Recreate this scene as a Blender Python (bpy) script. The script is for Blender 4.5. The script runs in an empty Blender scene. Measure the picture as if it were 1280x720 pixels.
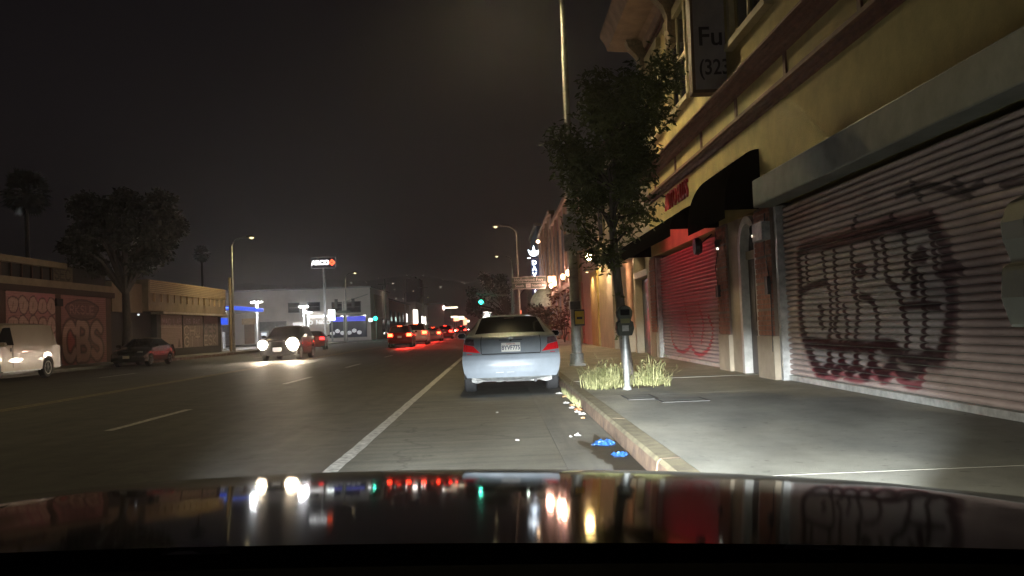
import bpy, bmesh, math, random
import numpy as np
from mathutils import Matrix, Vector, noise as mnoise

# ------------------------------------------------------------------ camera
sc = bpy.context.scene
COL = sc.collection
cam_d = bpy.data.cameras.new('camera')
cam_d.sensor_width = 36.0
cam_d.lens = 36.0*1120/1280
cam_d.clip_start = 0.05
cam_d.clip_end = 6000
cam = bpy.data.objects.new('camera', cam_d)
COL.objects.link(cam)
right = Vector((0.999151, -0.016054, -0.037937))
up = Vector((0.037205, -0.043703, 0.998352))
fwd = Vector((0.017685, 0.998916, 0.043068))
cam.matrix_world = Matrix(((right.x, up.x, -fwd.x, 0), (right.y, up.y, -fwd.y, 0), (right.z, up.z, -fwd.z, 1.18), (0, 0, 0, 1)))
sc.camera = cam

# ------------------------------------------------------------------ night sky with city glow
world = bpy.data.worlds.new('World')
sc.world = world
world.use_nodes = True
wn, wl = world.node_tree.nodes, world.node_tree.links
wn.clear()
wo = wn.new('ShaderNodeOutputWorld'); wb = wn.new('ShaderNodeBackground')
wt = wn.new('ShaderNodeTexCoord'); ws = wn.new('ShaderNodeSeparateXYZ'); wr = wn.new('ShaderNodeValToRGB')
wl.new(wt.outputs['Generated'], ws.inputs[0]); wl.new(ws.outputs['Z'], wr.inputs[0]); wl.new(wr.outputs[0], wb.inputs[0]); wl.new(wb.outputs[0], wo.inputs[0])
ramp = wr.color_ramp
ramp.elements[0].position = 0.0; ramp.elements[0].color = (0.027, 0.0205, 0.0225, 1)
ramp.elements[1].position = 0.40; ramp.elements[1].color = (0.0042, 0.0037, 0.0043, 1)
e = ramp.elements.new(0.16); e.color = (0.0105, 0.0086, 0.0098, 1)
wb.inputs[1].default_value = 1.0

sc.view_settings.view_transform = 'Standard'
sc.view_settings.look = 'None'
sc.view_settings.exposure = 0.0
sc.view_settings.gamma = 1.0
sc.view_settings.use_curve_mapping = False
sc.render.engine = 'CYCLES'
sc.cycles.use_denoising = True
sc.cycles.max_bounces = 5
sc.cycles.volume_bounces = 0
sc.cycles.diffuse_bounces = 2
sc.cycles.sample_clamp_indirect = 3.0
sc.cycles.use_light_tree = True

R = random.Random(7)
PI = math.pi

# ------------------------------------------------------------------ materials
MATS = {}
def mat(name, col, rough=0.7, metal=0.0, var=0.25, scale=4.0, bump=0.0, bscale=60.0, emit=0.0, ecol=None, coat=0.0, col2=None, spec=0.5, alpha=None, trans=0.0, attr=None, stretch=None):
    if name in MATS: return MATS[name]
    m = bpy.data.materials.new(name); m.use_nodes = True
    nt = m.node_tree; N, L = nt.nodes, nt.links
    b = N['Principled BSDF']
    b.inputs['Roughness'].default_value = rough
    b.inputs['Metallic'].default_value = metal
    b.inputs['Specular IOR Level'].default_value = spec
    b.inputs['Coat Weight'].default_value = coat
    b.inputs['Coat Roughness'].default_value = 0.04
    b.inputs['Transmission Weight'].default_value = trans
    c = (*col, 1)
    tc = N.new('ShaderNodeTexCoord')
    vec = tc.outputs['Object']
    if stretch:
        mp = N.new('ShaderNodeMapping'); mp.inputs['Scale'].default_value = stretch
        L.new(vec, mp.inputs['Vector']); vec = mp.outputs[0]
    nz = N.new('ShaderNodeTexNoise'); nz.inputs['Scale'].default_value = scale; nz.inputs['Detail'].default_value = 6; nz.inputs['Roughness'].default_value = 0.65
    L.new(vec, nz.inputs['Vector'])
    rp = N.new('ShaderNodeValToRGB')
    lo = tuple(x*(1-var) for x in col); hi = tuple(min(1, x*(1+var)) for x in col) if col2 is None else col2
    rp.color_ramp.elements[0].position = 0.34; rp.color_ramp.elements[0].color = (*lo, 1)
    rp.color_ramp.elements[1].position = 0.68; rp.color_ramp.elements[1].color = (*hi, 1)
    L.new(nz.outputs['Fac'], rp.inputs[0])
    out = rp.outputs[0]
    if attr:
        at = N.new('ShaderNodeAttribute'); at.attribute_name = attr
        mx = N.new('ShaderNodeMix'); mx.data_type = 'RGBA'; mx.blend_type = 'MULTIPLY'; mx.inputs[0].default_value = 1.0
        L.new(at.outputs['Color'], mx.inputs[6]); L.new(out, mx.inputs[7]); out = mx.outputs[2]
    L.new(out, b.inputs['Base Color'])
    rr = N.new('ShaderNodeMapRange'); rr.inputs['To Min'].default_value = max(0.02, rough*0.8); rr.inputs['To Max'].default_value = min(1, rough*1.2)
    L.new(nz.outputs['Fac'], rr.inputs['Value']); L.new(rr.outputs[0], b.inputs['Roughness'])
    if bump:
        n2 = N.new('ShaderNodeTexNoise'); n2.inputs['Scale'].default_value = bscale; n2.inputs['Detail'].default_value = 4
        L.new(vec, n2.inputs['Vector'])
        bp = N.new('ShaderNodeBump'); bp.inputs['Strength'].default_value = bump; bp.inputs['Distance'].default_value = 0.02
        L.new(n2.outputs['Fac'], bp.inputs['Height']); L.new(bp.outputs[0], b.inputs['Normal'])
    if emit:
        b.inputs['Emission Color'].default_value = (*(ecol or col), 1)
        b.inputs['Emission Strength'].default_value = emit
    if alpha is not None: b.inputs['Alpha'].default_value = alpha
    MATS[name] = m
    return m

def ground_mat(name, base, dark, light, rough, crack=True, stain=0.5, coarse=220.0, wear=(1.0, 1.0, 1.0)):
    """road or pavement: fine aggregate, broad stains, streaks along the street, cracks"""
    if name in MATS: return MATS[name]
    m = bpy.data.materials.new(name); m.use_nodes = True
    N, L = m.node_tree.nodes, m.node_tree.links
    b = N['Principled BSDF']
    tc = N.new('ShaderNodeTexCoord')
    def tex(scale, detail, stretch=None, rough_=0.6):
        v = tc.outputs['Object']
        if stretch:
            mp = N.new('ShaderNodeMapping'); mp.inputs['Scale'].default_value = stretch
            L.new(v, mp.inputs['Vector']); v = mp.outputs[0]
        n = N.new('ShaderNodeTexNoise'); n.inputs['Scale'].default_value = scale; n.inputs['Detail'].default_value = detail; n.inputs['Roughness'].default_value = rough_
        L.new(v, n.inputs['Vector']); return n.outputs['Fac']
    def ramp_(src, a, b_, ca, cb):
        r = N.new('ShaderNodeValToRGB'); r.color_ramp.elements[0].position = a; r.color_ramp.elements[1].position = b_
        r.color_ramp.elements[0].color = (*ca, 1); r.color_ramp.elements[1].color = (*cb, 1)
        L.new(src, r.inputs[0]); return r.outputs[0]
    def mul(x, y, f):
        mx = N.new('ShaderNodeMix'); mx.data_type = 'RGBA'; mx.blend_type = 'MULTIPLY'; mx.inputs[0].default_value = f
        L.new(x, mx.inputs[6]); L.new(y, mx.inputs[7]); return mx.outputs[2]
    fine = ramp_(tex(coarse, 3), 0.3, 0.75, dark, light)
    broad = ramp_(tex(0.55, 8, None, 0.7), 0.3, 0.7, (1-stain,)*3, (1.15, 1.13, 1.08))
    streak = ramp_(tex(2.2, 6, wear), 0.32, 0.62, (1-stain*0.8,)*3, (1.08, 1.08, 1.05))
    blot = ramp_(tex(7.5, 5, None, 0.8), 0.60, 0.67, (1, 1, 1), (0.45, 0.43, 0.41))
    c = mul(mul(mul(fine, broad, 1), streak, 1), blot, 0.85)
    if crack:
        vo = N.new('ShaderNodeTexVoronoi'); vo.feature = 'DISTANCE_TO_EDGE'; vo.inputs['Scale'].default_value = 0.28
        nz = N.new('ShaderNodeTexNoise'); nz.inputs['Scale'].default_value = 1.4; nz.inputs['Detail'].default_value = 6
        L.new(tc.outputs['Object'], nz.inputs['Vector'])
        ad = N.new('ShaderNodeVectorMath'); ad.operation = 'MULTIPLY_ADD'; ad.inputs[1].default_value = (1.3, 1.3, 0)
        L.new(nz.outputs['Color'], ad.inputs[0]); L.new(tc.outputs['Object'], ad.inputs[2]); L.new(ad.outputs[0], vo.inputs['Vector'])
        cr = ramp_(vo.outputs['Distance'], 0.0, 0.006, (0.35, 0.33, 0.3), (1, 1, 1))
        c = mul(c, cr, 0.8)
    L.new(c, b.inputs['Base Color'])
    rr = N.new('ShaderNodeMapRange'); rr.inputs['To Min'].default_value = rough-0.13; rr.inputs['To Max'].default_value = rough+0.12
    L.new(tex(3.1, 5), rr.inputs['Value']); L.new(rr.outputs[0], b.inputs['Roughness'])
    bp = N.new('ShaderNodeBump'); bp.inputs['Strength'].default_value = 0.45; bp.inputs['Distance'].default_value = 0.008
    L.new(tex(coarse*0.6, 3), bp.inputs['Height']); L.new(bp.outputs[0], b.inputs['Normal'])
    MATS[name] = m
    return m

def glow(name, col, strength):
    return mat(name, tuple(min(0.9, c) for c in col), 0.4, var=0.03, emit=strength, ecol=col)

ASPHALT = ground_mat('asphalt', None, (0.035, 0.034, 0.032), (0.10, 0.097, 0.088), 0.62, stain=0.42, wear=(1.6, 0.06, 1))
GUTTER = ground_mat('gutter_concrete', None, (0.10, 0.098, 0.085), (0.20, 0.195, 0.165), 0.75, crack=False, stain=0.45, coarse=150, wear=(1.8, 0.15, 1))
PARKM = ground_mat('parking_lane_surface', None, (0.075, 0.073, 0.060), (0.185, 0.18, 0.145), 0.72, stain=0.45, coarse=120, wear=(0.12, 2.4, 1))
WALKC = ground_mat('pavement_concrete', None, (0.20, 0.20, 0.175), (0.34, 0.335, 0.295), 0.8, crack=False, stain=0.38, coarse=140, wear=(0.6, 0.25, 1))
KERBM = mat('kerb_worn_paint', (0.13, 0.075, 0.05), 0.85, var=0.55, scale=5.0, bump=0.5, bscale=60, col2=(0.21, 0.14, 0.085))
KERBT = mat('kerb_top_worn', (0.13, 0.105, 0.06), 0.85, var=0.4, scale=6.0, bump=0.4, bscale=60, col2=(0.20, 0.175, 0.10))
JOINT = mat('joint_filler', (0.33, 0.33, 0.29), 0.9, var=0.2)
def worn_paint(name, col, col2):
    m = mat(name, col, 0.7, var=0.55, scale=14, bump=0.3, col2=col2); return m
LINEW = worn_paint('road_paint_white', (0.42, 0.42, 0.38), (0.74, 0.73, 0.68))
LINEY = worn_paint('road_paint_yellow', (0.16, 0.13, 0.07), (0.42, 0.35, 0.20))
BLACKM = mat('black_plastic', (0.012, 0.012, 0.012), 0.5, var=0.3)
RUBBER = mat('rubber', (0.035, 0.035, 0.036), 0.75, var=0.3, scale=30, bump=0.3)
GLASS = mat('dark_glass', (0.010, 0.011, 0.012), 0.06, var=0.1, spec=0.6)
GALV = mat('galvanised_steel', (0.30, 0.31, 0.30), 0.5, metal=0.5, var=0.3, scale=9, bump=0.1)
POLEM = mat('grey_pole_paint', (0.27, 0.28, 0.25), 0.55, var=0.3, scale=6, bump=0.15)
DARKST = mat('dark_steel', (0.06, 0.06, 0.06), 0.5, metal=0.4, var=0.3)
CHROME = mat('chrome', (0.7, 0.7, 0.7), 0.12, metal=1.0, var=0.1)
ALLOY = mat('alloy', (0.5, 0.5, 0.5), 0.3, metal=0.8, var=0.15)

# ------------------------------------------------------------------ mesh helpers
class MB:
    def __init__(self): self.v = []; self.f = []
    def add(self, vs, fs):
        o = len(self.v); self.v += [tuple(p) for p in vs]; self.f += [tuple(o+i for i in f) for f in fs]; return self
    def box(self, x0, x1, y0, y1, z0, z1):
        x0, x1 = min(x0, x1), max(x0, x1); y0, y1 = min(y0, y1), max(y0, y1); z0, z1 = min(z0, z1), max(z0, z1)
        return self.add([(x, y, z) for z in (z0, z1) for x, y in ((x0, y0), (x1, y0), (x1, y1), (x0, y1))],
                        [(3, 2, 1, 0), (4, 5, 6, 7), (0, 1, 5, 4), (1, 2, 6, 5), (2, 3, 7, 6), (3, 0, 4, 7)])
    def tube(self, pts, rad, n=10, cap=True):
        pts = [Vector(p) for p in pts]; rad = rad if hasattr(rad, '__len__') else [rad]*len(pts)
        rings = []; u = None
        for i, p in enumerate(pts):
            t = (pts[min(i+1, len(pts)-1)]-pts[max(i-1, 0)]).normalized()
            if u is None: u = t.orthogonal().normalized()
            u = (u - t*u.dot(t)).normalized(); w = t.cross(u)
            rings.append([p+(u*math.cos(2*PI*k/n)+w*math.sin(2*PI*k/n))*rad[i] for k in range(n)])
        vs = [q for r in rings for q in r]
        fs = [(i*n+k, i*n+(k+1) % n, (i+1)*n+(k+1) % n, (i+1)*n+k) for i in range(len(pts)-1) for k in range(n)]
        if cap: fs += [tuple(range(n))[::-1], tuple((len(pts)-1)*n+k for k in range(n))]
        return self.add(vs, fs)
    def prism(self, poly, axis, a, b):
        """poly of 2D points extruded along axis from a to b; (y,z) for x, (x,z) for y, (x,y) for z"""
        def P(p, h): return (h, p[0], p[1]) if axis == 'x' else (p[0], h, p[1]) if axis == 'y' else (p[0], p[1], h)
        n = len(poly)
        return self.add([P(p, a) for p in poly]+[P(p, b) for p in poly],
                        [tuple(range(n))[::-1], tuple(range(n, 2*n))]+[(i, (i+1) % n, n+(i+1) % n, n+i) for i in range(n)])
    def lathe(self, prof, c=(0, 0, 0), axis='z', n=20):
        """prof list of (radius, height)"""
        vs = []
        for r, h in prof:
            for k in range(n):
                a = 2*PI*k/n; ca, sa = r*math.cos(a), r*math.sin(a)
                p = (ca, sa, h) if axis == 'z' else (h, ca, sa) if axis == 'x' else (ca, h, sa)
                vs.append((p[0]+c[0], p[1]+c[1], p[2]+c[2]))
        m = len(prof)
        fs = [(i*n+k, i*n+(k+1) % n, (i+1)*n+(k+1) % n, (i+1)*n+k) for i in range(m-1) for k in range(n)]
        fs += [tuple(range(n))[::-1], tuple((m-1)*n+k for k in range(n))]
        return self.add(vs, fs)
    def grid(self, fn, nu, nv):
        return self.add([fn(i/nu, j/nv) for i in range(nu+1) for j in range(nv+1)],
                        [(i*(nv+1)+j, (i+1)*(nv+1)+j, (i+1)*(nv+1)+j+1, i*(nv+1)+j+1) for i in range(nu) for j in range(nv)])
    def quad(self, a, b, c, d): return self.add([a, b, c, d], [(0, 1, 2, 3)])

BASE = {}
def root_of(o):
    while o.parent: o = o.parent
    return o
def build(name, mb, material, parent=None, smooth=False, bevel=0.0, loc=None, normals=False):
    me = bpy.data.meshes.new(name)
    v = mb.v
    off = None
    if parent is not None:
        off = BASE.get(root_of(parent).name)
    elif loc is not None: off = loc
    if off is not None: v = [(p[0]-off[0], p[1]-off[1], p[2]-off[2]) for p in v]
    me.from_pydata(v, [], mb.f)
    if normals or smooth:
        bm = bmesh.new(); bm.from_mesh(me); bmesh.ops.recalc_face_normals(bm, faces=bm.faces); bm.to_mesh(me); bm.free()
    me.materials.append(material)
    if smooth:
        me.polygons.foreach_set('use_smooth', [True]*len(me.polygons)); me.set_sharp_from_angle(angle=math.radians(38))
    me.update()
    o = bpy.data.objects.new(name, me); COL.objects.link(o)
    if parent is not None: o.parent = parent
    elif loc is not None: o.location = loc
    if bevel:
        bv = o.modifiers.new('bevel', 'BEVEL'); bv.width = bevel; bv.segments = 2; bv.limit_method = 'ANGLE'
    return o
def tag(o, label=None, cat=None, group=None, kind=None):
    if label: o['label'] = label
    if cat: o['category'] = cat
    if group: o['group'] = group
    if kind: o['kind'] = kind
    return o
def thing(name, label, cat, loc, rotz=0.0, group=None, world_coords=True):
    o = bpy.data.objects.new(name, None); COL.objects.link(o); o.empty_display_size = 0.3
    o.location = loc; o.rotation_euler = (0, 0, rotz)
    if world_coords: BASE[o.name] = tuple(loc)
    return tag(o, label, cat, group)
def struct(name, mb, material, **k):
    return tag(build(name, mb, material, **k), kind='structure')
def struct_empty(name, loc=(0, 0, 0)):
    o = bpy.data.objects.new(name, None); COL.objects.link(o); o.location = loc; BASE[o.name] = tuple(loc); o['kind'] = 'structure'; return o
def bx(name, parent, material, *a, **k): return build(name, MB().box(*a), material, parent, **k)
def lamp(name, kind, loc, power, col, parent=None, size=0.1, spot=2.2, blend=0.4, aim=None, scale=None):
    d = bpy.data.lights.new(name, kind); d.energy = power; d.color = col
    d.shadow_soft_size = size
    if kind == 'SPOT': d.spot_size = spot; d.spot_blend = blend
    o = bpy.data.objects.new(name, d); COL.objects.link(o)
    l = Vector(loc)
    q = Vector(aim if aim is not None else (l.x, l.y, l.z-1))-l
    o.rotation_euler = q.to_track_quat('-Z', 'Z' if abs(q.normalized().z) < 0.95 else 'Y').to_euler()
    if scale: o.scale = scale
    if parent is not None:
        b = BASE.get(root_of(parent).name, (0, 0, 0)); o.parent = parent; l = l-Vector(b)
    o.location = l
    return o
FACE_STREET_R = Matrix(((0, 0, -1), (-1, 0, 0), (0, 1, 0)))     # lettering on a wall right of the street
FACE_STREET_L = Matrix(((0, 0, 1), (1, 0, 0), (0, 1, 0)))
FACE_BACK = Matrix(((1, 0, 0), (0, 0, -1), (0, 1, 0)))          # faces -Y
def text(name, s, size, loc, rot, material, parent, depth=0.01, align='CENTER', sx=1.0, bold=0.0):
    cu = bpy.data.curves.new('tmp', 'FONT'); cu.body = s; cu.size = size; cu.extrude = depth; cu.align_x = align; cu.align_y = 'CENTER'; cu.offset = bold; cu.resolution_u = 3
    o = bpy.data.objects.new('tmp', cu); COL.objects.link(o)
    dg = bpy.context.evaluated_depsgraph_get(); dg.update()
    me = bpy.data.meshes.new_from_object(o.evaluated_get(dg))
    bpy.data.objects.remove(o); bpy.data.curves.remove(cu)
    mb = MB(); l = Vector(loc)
    vs = [rot @ Vector((v.co.x*sx, v.co.y, v.co.z)) + l for v in me.vertices]
    mb.add(vs, [tuple(p.vertices) for p in me.polygons]); bpy.data.meshes.remove(me)
    return build(name, mb, material, parent)

# spray paint on a surface: strokes and fills laid down in order, stored as a colour attribute
def seg_dist(P, line):
    d = np.full(len(P), 1e9)
    L = np.array(line, float)
    for a, b in zip(L[:-1], L[1:]):
        ab = b-a; t = np.clip(((P-a)@ab)/max(1e-9, ab@ab), 0, 1)
        d = np.minimum(d, np.linalg.norm(P-(a+t[:, None]*ab), axis=1))
    return d
def inside(P, poly):
    poly = np.array(poly, float); x, y = P[:, 0], P[:, 1]; r = np.zeros(len(P), bool)
    n = len(poly)
    for i in range(n):
        (x0, y0), (x1, y1) = poly[i], poly[(i+1) % n]
        if y0 == y1: continue
        c = ((y0 > y) != (y1 > y)) & (x < (x1-x0)*(y-y0)/(y1-y0)+x0); r ^= c
    return r
def smooth_line(L, k=6):
    L = [np.array(p, float) for p in L]
    if len(L) < 3: return L
    out = []
    E = [2*L[0]-L[1]]+L+[2*L[-1]-L[-2]]
    for i in range(1, len(E)-2):
        p0, p1, p2, p3 = E[i-1:i+3]
        for j in range(k):
            t = j/k
            out.append(0.5*((2*p1)+(-p0+p2)*t+(2*p0-5*p1+4*p2-p3)*t*t+(-p0+3*p1-3*p2+p3)*t**3))
    return out+[L[-1]]
def spray(P, base, layers):
    P = np.array(P, float); C = np.tile(np.array(base, float), (len(P), 1))
    for ly in layers:
        k, geo, w, col = ly[:4]; op = ly[4] if len(ly) > 4 else 0.92
        if k == 'line':
            a = np.clip((w*1.25-seg_dist(P, geo))/(w*0.5), 0, 1)
        elif k == 'cloud':
            c, rad = np.array(geo[0]), np.array(geo[1]); q = np.linalg.norm((P-c)/rad, axis=1); a = np.clip((1.1-q)/w, 0, 1)
        else:
            a = inside(P, geo).astype(float)
        a = (a*op)[:, None]
        C = C*(1-a)+np.array(col, float)*a
    return C
def set_paint(o, C):
    me = o.data; at = me.color_attributes.new('paint', 'FLOAT_COLOR', 'POINT')
    at.data.foreach_set('color', np.concatenate([C, np.ones((len(C), 1))], 1).astype(np.float32).ravel())

# leaf clouds
def leaves(mb, centers, n, size, rnd, slim=0.5, droop=0.3):
    for c, rad in centers:
        for _ in range(n):
            d = Vector((rnd.gauss(0, 1), rnd.gauss(0, 1), rnd.gauss(0, 1))); d.normalize()
            p = Vector(c)+Vector((d.x*rad[0], d.y*rad[1], d.z*rad[2]))*(rnd.random()**0.45)
            a = Vector((rnd.gauss(0, 1), rnd.gauss(0, 1), rnd.gauss(0, 0.7)-droop)).normalized()
            s = a.cross(Vector((rnd.gauss(0, 1), rnd.gauss(0, 1), rnd.gauss(0, 1)))).normalized()
            l = size*rnd.uniform(0.6, 1.3); w = l*slim*0.5
            nrm = a.cross(s)*l*0.10
            mb.add([p, p+a*l*0.5+s*w+nrm, p+a*l, p+a*l*0.5-s*w+nrm], [(0, 1, 2, 3)])
    return mb

# ================================================================== THE GROUND
KX, WX = 1.13, 4.6            # right kerb face and right building line
LKX, LWX = -18.0, -20.6       # left kerb face and left building line
struct('ground', MB().add([(-3000, -300, -0.03), (3000, -300, -0.03), (3000, 3500, -0.03), (-3000, 3500, -0.03)], [(0, 1, 2, 3)]), mat('bare_ground', (0.10, 0.095, 0.085), 0.9, var=0.3, scale=0.3))
struct('road', MB().box(LKX-0.05, KX+0.05, -20, 900, -0.025, 0.0), ASPHALT)
struct('cross_street', MB().box(-160, 120, 112, 128, -0.025, 0.004), ASPHALT)
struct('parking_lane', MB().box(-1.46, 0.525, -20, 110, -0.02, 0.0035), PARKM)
struct('gutter', MB().box(0.53, KX-0.002, -20, 110, -0.02, 0.005), GUTTER)
struct('forecourt', MB().box(-60, LWX-0.3, 68, 108, -0.02, 0.012), mat('forecourt_concrete', (0.22, 0.21, 0.19), 0.7, var=0.3, scale=0.8))

# right pavement: slabs with open joints
rw = struct_empty('sidewalk', (1.3, 0, 0))
build('bedding', MB().box(1.31, WX+0.4, -19, 110, -0.02, 0.141), JOINT, rw)
Rs = random.Random(3)
for i in range(-4, 28):
    y0 = 5.83+i*3.44
    if y0 > 106: break
    dz = Rs.uniform(-0.003, 0.003)
    bx('slab', rw, WALKC, 1.335, WX+0.35, y0+0.007, y0+3.433, 0.05, 0.15+dz)
kb = struct_empty('kerb', (KX, 0, 0))
for i in range(-5, 37):
    y0 = 6.75+i*2.9
    if y0 > 108: break
    j = Rs.uniform(-0.006, 0.006); y1 = y0+2.885
    m_ = MB().prism([(KX+j+0.012, -0.02), (KX+j+0.03, 0.125), (KX+j+0.055, 0.152), (1.328, 0.154), (1.328, -0.02)], 'y', y0, y1)
    o = build('kerb_stone', m_, KERBM, kb, normals=True)
    o.data.materials.append(KERBT)
    for p_ in o.data.polygons:
        if p_.normal.z > 0.4: p_.material_index = 1
lw = struct_empty('far_sidewalk', (LKX, 0, 0))
for i in range(14):
    bx('slab', lw, WALKC, LWX-0.3, LKX-0.2, 12+i*6.9, 12+i*6.9+6.88, 0.0, 0.14)
lk = struct_empty('far_kerb', (LKX, 0, 0))
for i in range(19):
    bx('kerb_stone', lk, mat('kerb_red', (0.22, 0.12, 0.10), 0.8, var=0.3, scale=2, col2=(0.34, 0.30, 0.26)) if i in (7, 8, 9) else GUTTER, LKX-0.2, LKX, 12+i*5.0, 12+i*5.0+4.98, -0.02, 0.145)

# painted lines
def line(name, m_, x0, x1, y0, y1, z=0.008):
    mb = MB(); n = max(1, int((y1-y0)/0.6))
    for i in range(n):
        a, b = y0+(y1-y0)*i/n, y0+(y1-y0)*(i+1)/n
        w0, w1 = Rs.uniform(-0.008, 0.008), Rs.uniform(-0.008, 0.008)
        mb.quad((x0+w0, a, z), (x1+w0, a, z), (x1+w1, b, z), (x0+w1, b, z))
    return struct(name, mb, m_)
line('edge_line', LINEW, -1.53, -1.40, 2, 27.5); line('edge_line', LINEW, -1.53, -1.40, 28.0, 106)
for y0 in (2.2, 12.0, 21.8, 30.6, 41.0, 51.0, 61.0, 71.0, 81.0): line('lane_dash', LINEW, -5.26, -5.13, y0, y0+3.1)
line('centre_line', LINEY, -9.22, -9.11, 4, 70); line('centre_line', LINEY, -9.02, -8.91, 4, 70)
line('lane_dash', LINEW, -13.3, -13.18, 30, 33); line('lane_dash', LINEW, -13.3, -13.18, 49, 52)
mb = MB()
for k in range(24): mb.box(LKX+0.6+k*0.75, LKX+0.95+k*0.75, 107.2, 110.2, 0.001, 0.005)
struct('crosswalk', mb, LINEW)
# dark tar patch and puddle in the gutter
mb = MB(); n = 70; pts = []
for k in range(n):
    a = 2*PI*k/n; r = 1+0.6*mnoise.noise((math.cos(a)*1.7, math.sin(a)*1.7, 3.1))+0.5*mnoise.noise((math.cos(a)*4, math.sin(a)*4, 7))
    pts.append((min(KX-0.004, 1.0+0.20*r*math.cos(a)-0.05*math.sin(a)), 8.05+1.15*r*math.sin(a), 0.0095))
mb.add(pts, [tuple(range(n))])
struct('puddle', mb, mat('wet_grime', (0.014, 0.013, 0.011), 0.55, var=0.5, scale=8, spec=0.25))

# ================================================================== OWN CAR (bonnet and headlights in view)
own = thing('car', 'glossy black car with a long rounded bonnet reflecting the street lights', 'car', (0.0, 1.0, 0.0))
ds = [1.0, 1.1, 1.2, 1.3, 1.4, 1.6, 1.75, 1.9, 2.0, 2.08, 2.15, 2.21, 2.27, 2.33, 2.39, 2.44, 2.48, 2.5]
sl = [(0.5, 0.056), (1.0, 0.060), (1.38, 0.069), (1.85, 0.096), (2.05, 0.125), (2.17, 0.175), (2.27, 0.33), (2.38, 0.75), (2.46, 1.9), (2.6, 5.0)]
def slope(d): return float(np.interp(d, [a for a, _ in sl], [b for _, b in sl]))
def drop(d):
    n_ = 60; xs = np.linspace(1.0, d, n_); return 0.238+float(sum(slope((a+b)/2)*(b-a) for a, b in zip(xs[:-1], xs[1:])))
ROLL = math.tan(0.038)
def hoodp(u, v):
    t = u*(len(ds)-1); i = min(int(t), len(ds)-2); d = ds[i]+(ds[i+1]-ds[i])*(t-i)
    s = v*2-1; x = s*1.30
    plan = 0.40*abs(s)**2.8               # the nose sweeps back towards the sides
    dd = d-plan*max(0, (d-0.9))/1.6
    z = 1.18-drop(d)-0.045*s*s-0.30*max(0, abs(s)-0.93)**1.25*1.6-ROLL*x
    z += 0.006*math.exp(-((abs(s)-0.62)/0.05)**2)*min(1, max(0, 2.3-d))
    return (x, dd, z)
build('bonnet', MB().grid(hoodp, 68, 48), mat('black_car_paint', (0.010, 0.009, 0.010), 0.06, var=0.15, coat=0.0, spec=0.14), own, smooth=True)
mb = MB()
def nose(u, v):
    s = v*2-1; x = s*1.28; zb = hoodp(1, v); return (x*0.985, zb[1]+0.06*math.sin(u*PI)-0.05*u, zb[2]-u*(zb[2]-0.22))
def cowl(u, v):
    s = v*2-1; h0 = hoodp(0, v); return (s*1.45, 1.02-0.62*u, h0[2]-0.012+0.035*u-0.02*math.sin(u*PI))
build('cowl_panel', MB().grid(cowl, 10, 30), mat('matt_black_cowl', (0.004, 0.004, 0.004), 0.95, var=0.3, scale=30, spec=0.05), own, smooth=True)
build('front_bumper', MB().grid(nose, 10, 24), MATS['black_car_paint'], own, smooth=True)
for s in (-1, 1):
    cx = 0.68*s; zc = 0.66-ROLL*cx
    hl = build('headlight', MB().lathe([(0.11, -0.08), (0.115, 0.0), (0.09, 0.02), (0.02, 0.03)], (cx, 2.0, zc-0.06), 'y', 18), mat('headlight_lens', (0.8, 0.82, 0.85), 0.1, var=0.05), own)
    lamp('low_beam', 'SPOT', (cx, 2.55, zc), 6900, (0.88, 0.95, 1.0), own, 0.05, math.radians(24), 0.40, (cx+1.2, 2.55+14, zc-2.56), scale=(2.7, 1, 1))
    lamp('side_spill', 'SPOT', (cx, 2.55, zc), 1500, (0.98, 0.97, 0.86), own, 0.06, math.radians(40), 1.0, (cx+1.3, 2.55+7, zc-1.9), scale=(2.4, 1, 1))
    lamp('beam_hot_spot', 'SPOT', (cx, 2.55, zc), 15000, (0.92, 0.96, 0.96), own, 0.05, math.radians(7.0), 1.0, (cx*0.6+1.95, 2.55+11, zc-0.62), scale=(2.5, 1, 1))

# ================================================================== RIGHT SIDE: near shop building
YEL = mat('ochre_stucco', (0.50, 0.40, 0.17), 0.85, var=0.18, scale=1.5, bump=0.25, bscale=40)
MAROON = mat('maroon_trim', (0.20, 0.095, 0.065), 0.7, var=0.3, scale=5, bump=0.15)
SOFFIT = mat('pink_cornice_paint', (0.44, 0.30, 0.22), 0.8, var=0.2, scale=2)
BEIGE = mat('beige_stucco', (0.36, 0.30, 0.22), 0.85, var=0.2, scale=2, bump=0.2, bscale=40)
HOUS = mat('grey_green_sheet_metal', (0.16, 0.17, 0.15), 0.55, metal=0.2, var=0.25, scale=3)
GUIDE = mat('pale_guide_rail', (0.42, 0.42, 0.40), 0.5, metal=0.3, var=0.3, scale=8)
BRICKM = mat('red_brick', (0.27, 0.115, 0.075), 0.85, var=0.35, scale=9, bump=0.4, bscale=50)
MORTAR = mat('mortar', (0.20, 0.15, 0.12), 0.9, var=0.2)
A = thing('shop_building', 'ochre two storey shop building with brick piers, maroon bands and two roller shutters', 'building', (WX, 15.5, 0.15))
FX = WX
Y0, Y1 = 3.0, 26.3
mb = MB()
mb.box(FX, FX+8, Y0, Y1, 3.05, 9.35)                     # upper wall
mb.box(FX+0.55, FX+8, Y0, Y1, 0.14, 3.06)                # body behind the openings
mb.box(FX+0.02, FX+0.56, Y0, 6.4, 0.14, 3.06)
build('wall', mb, YEL, A)
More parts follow.
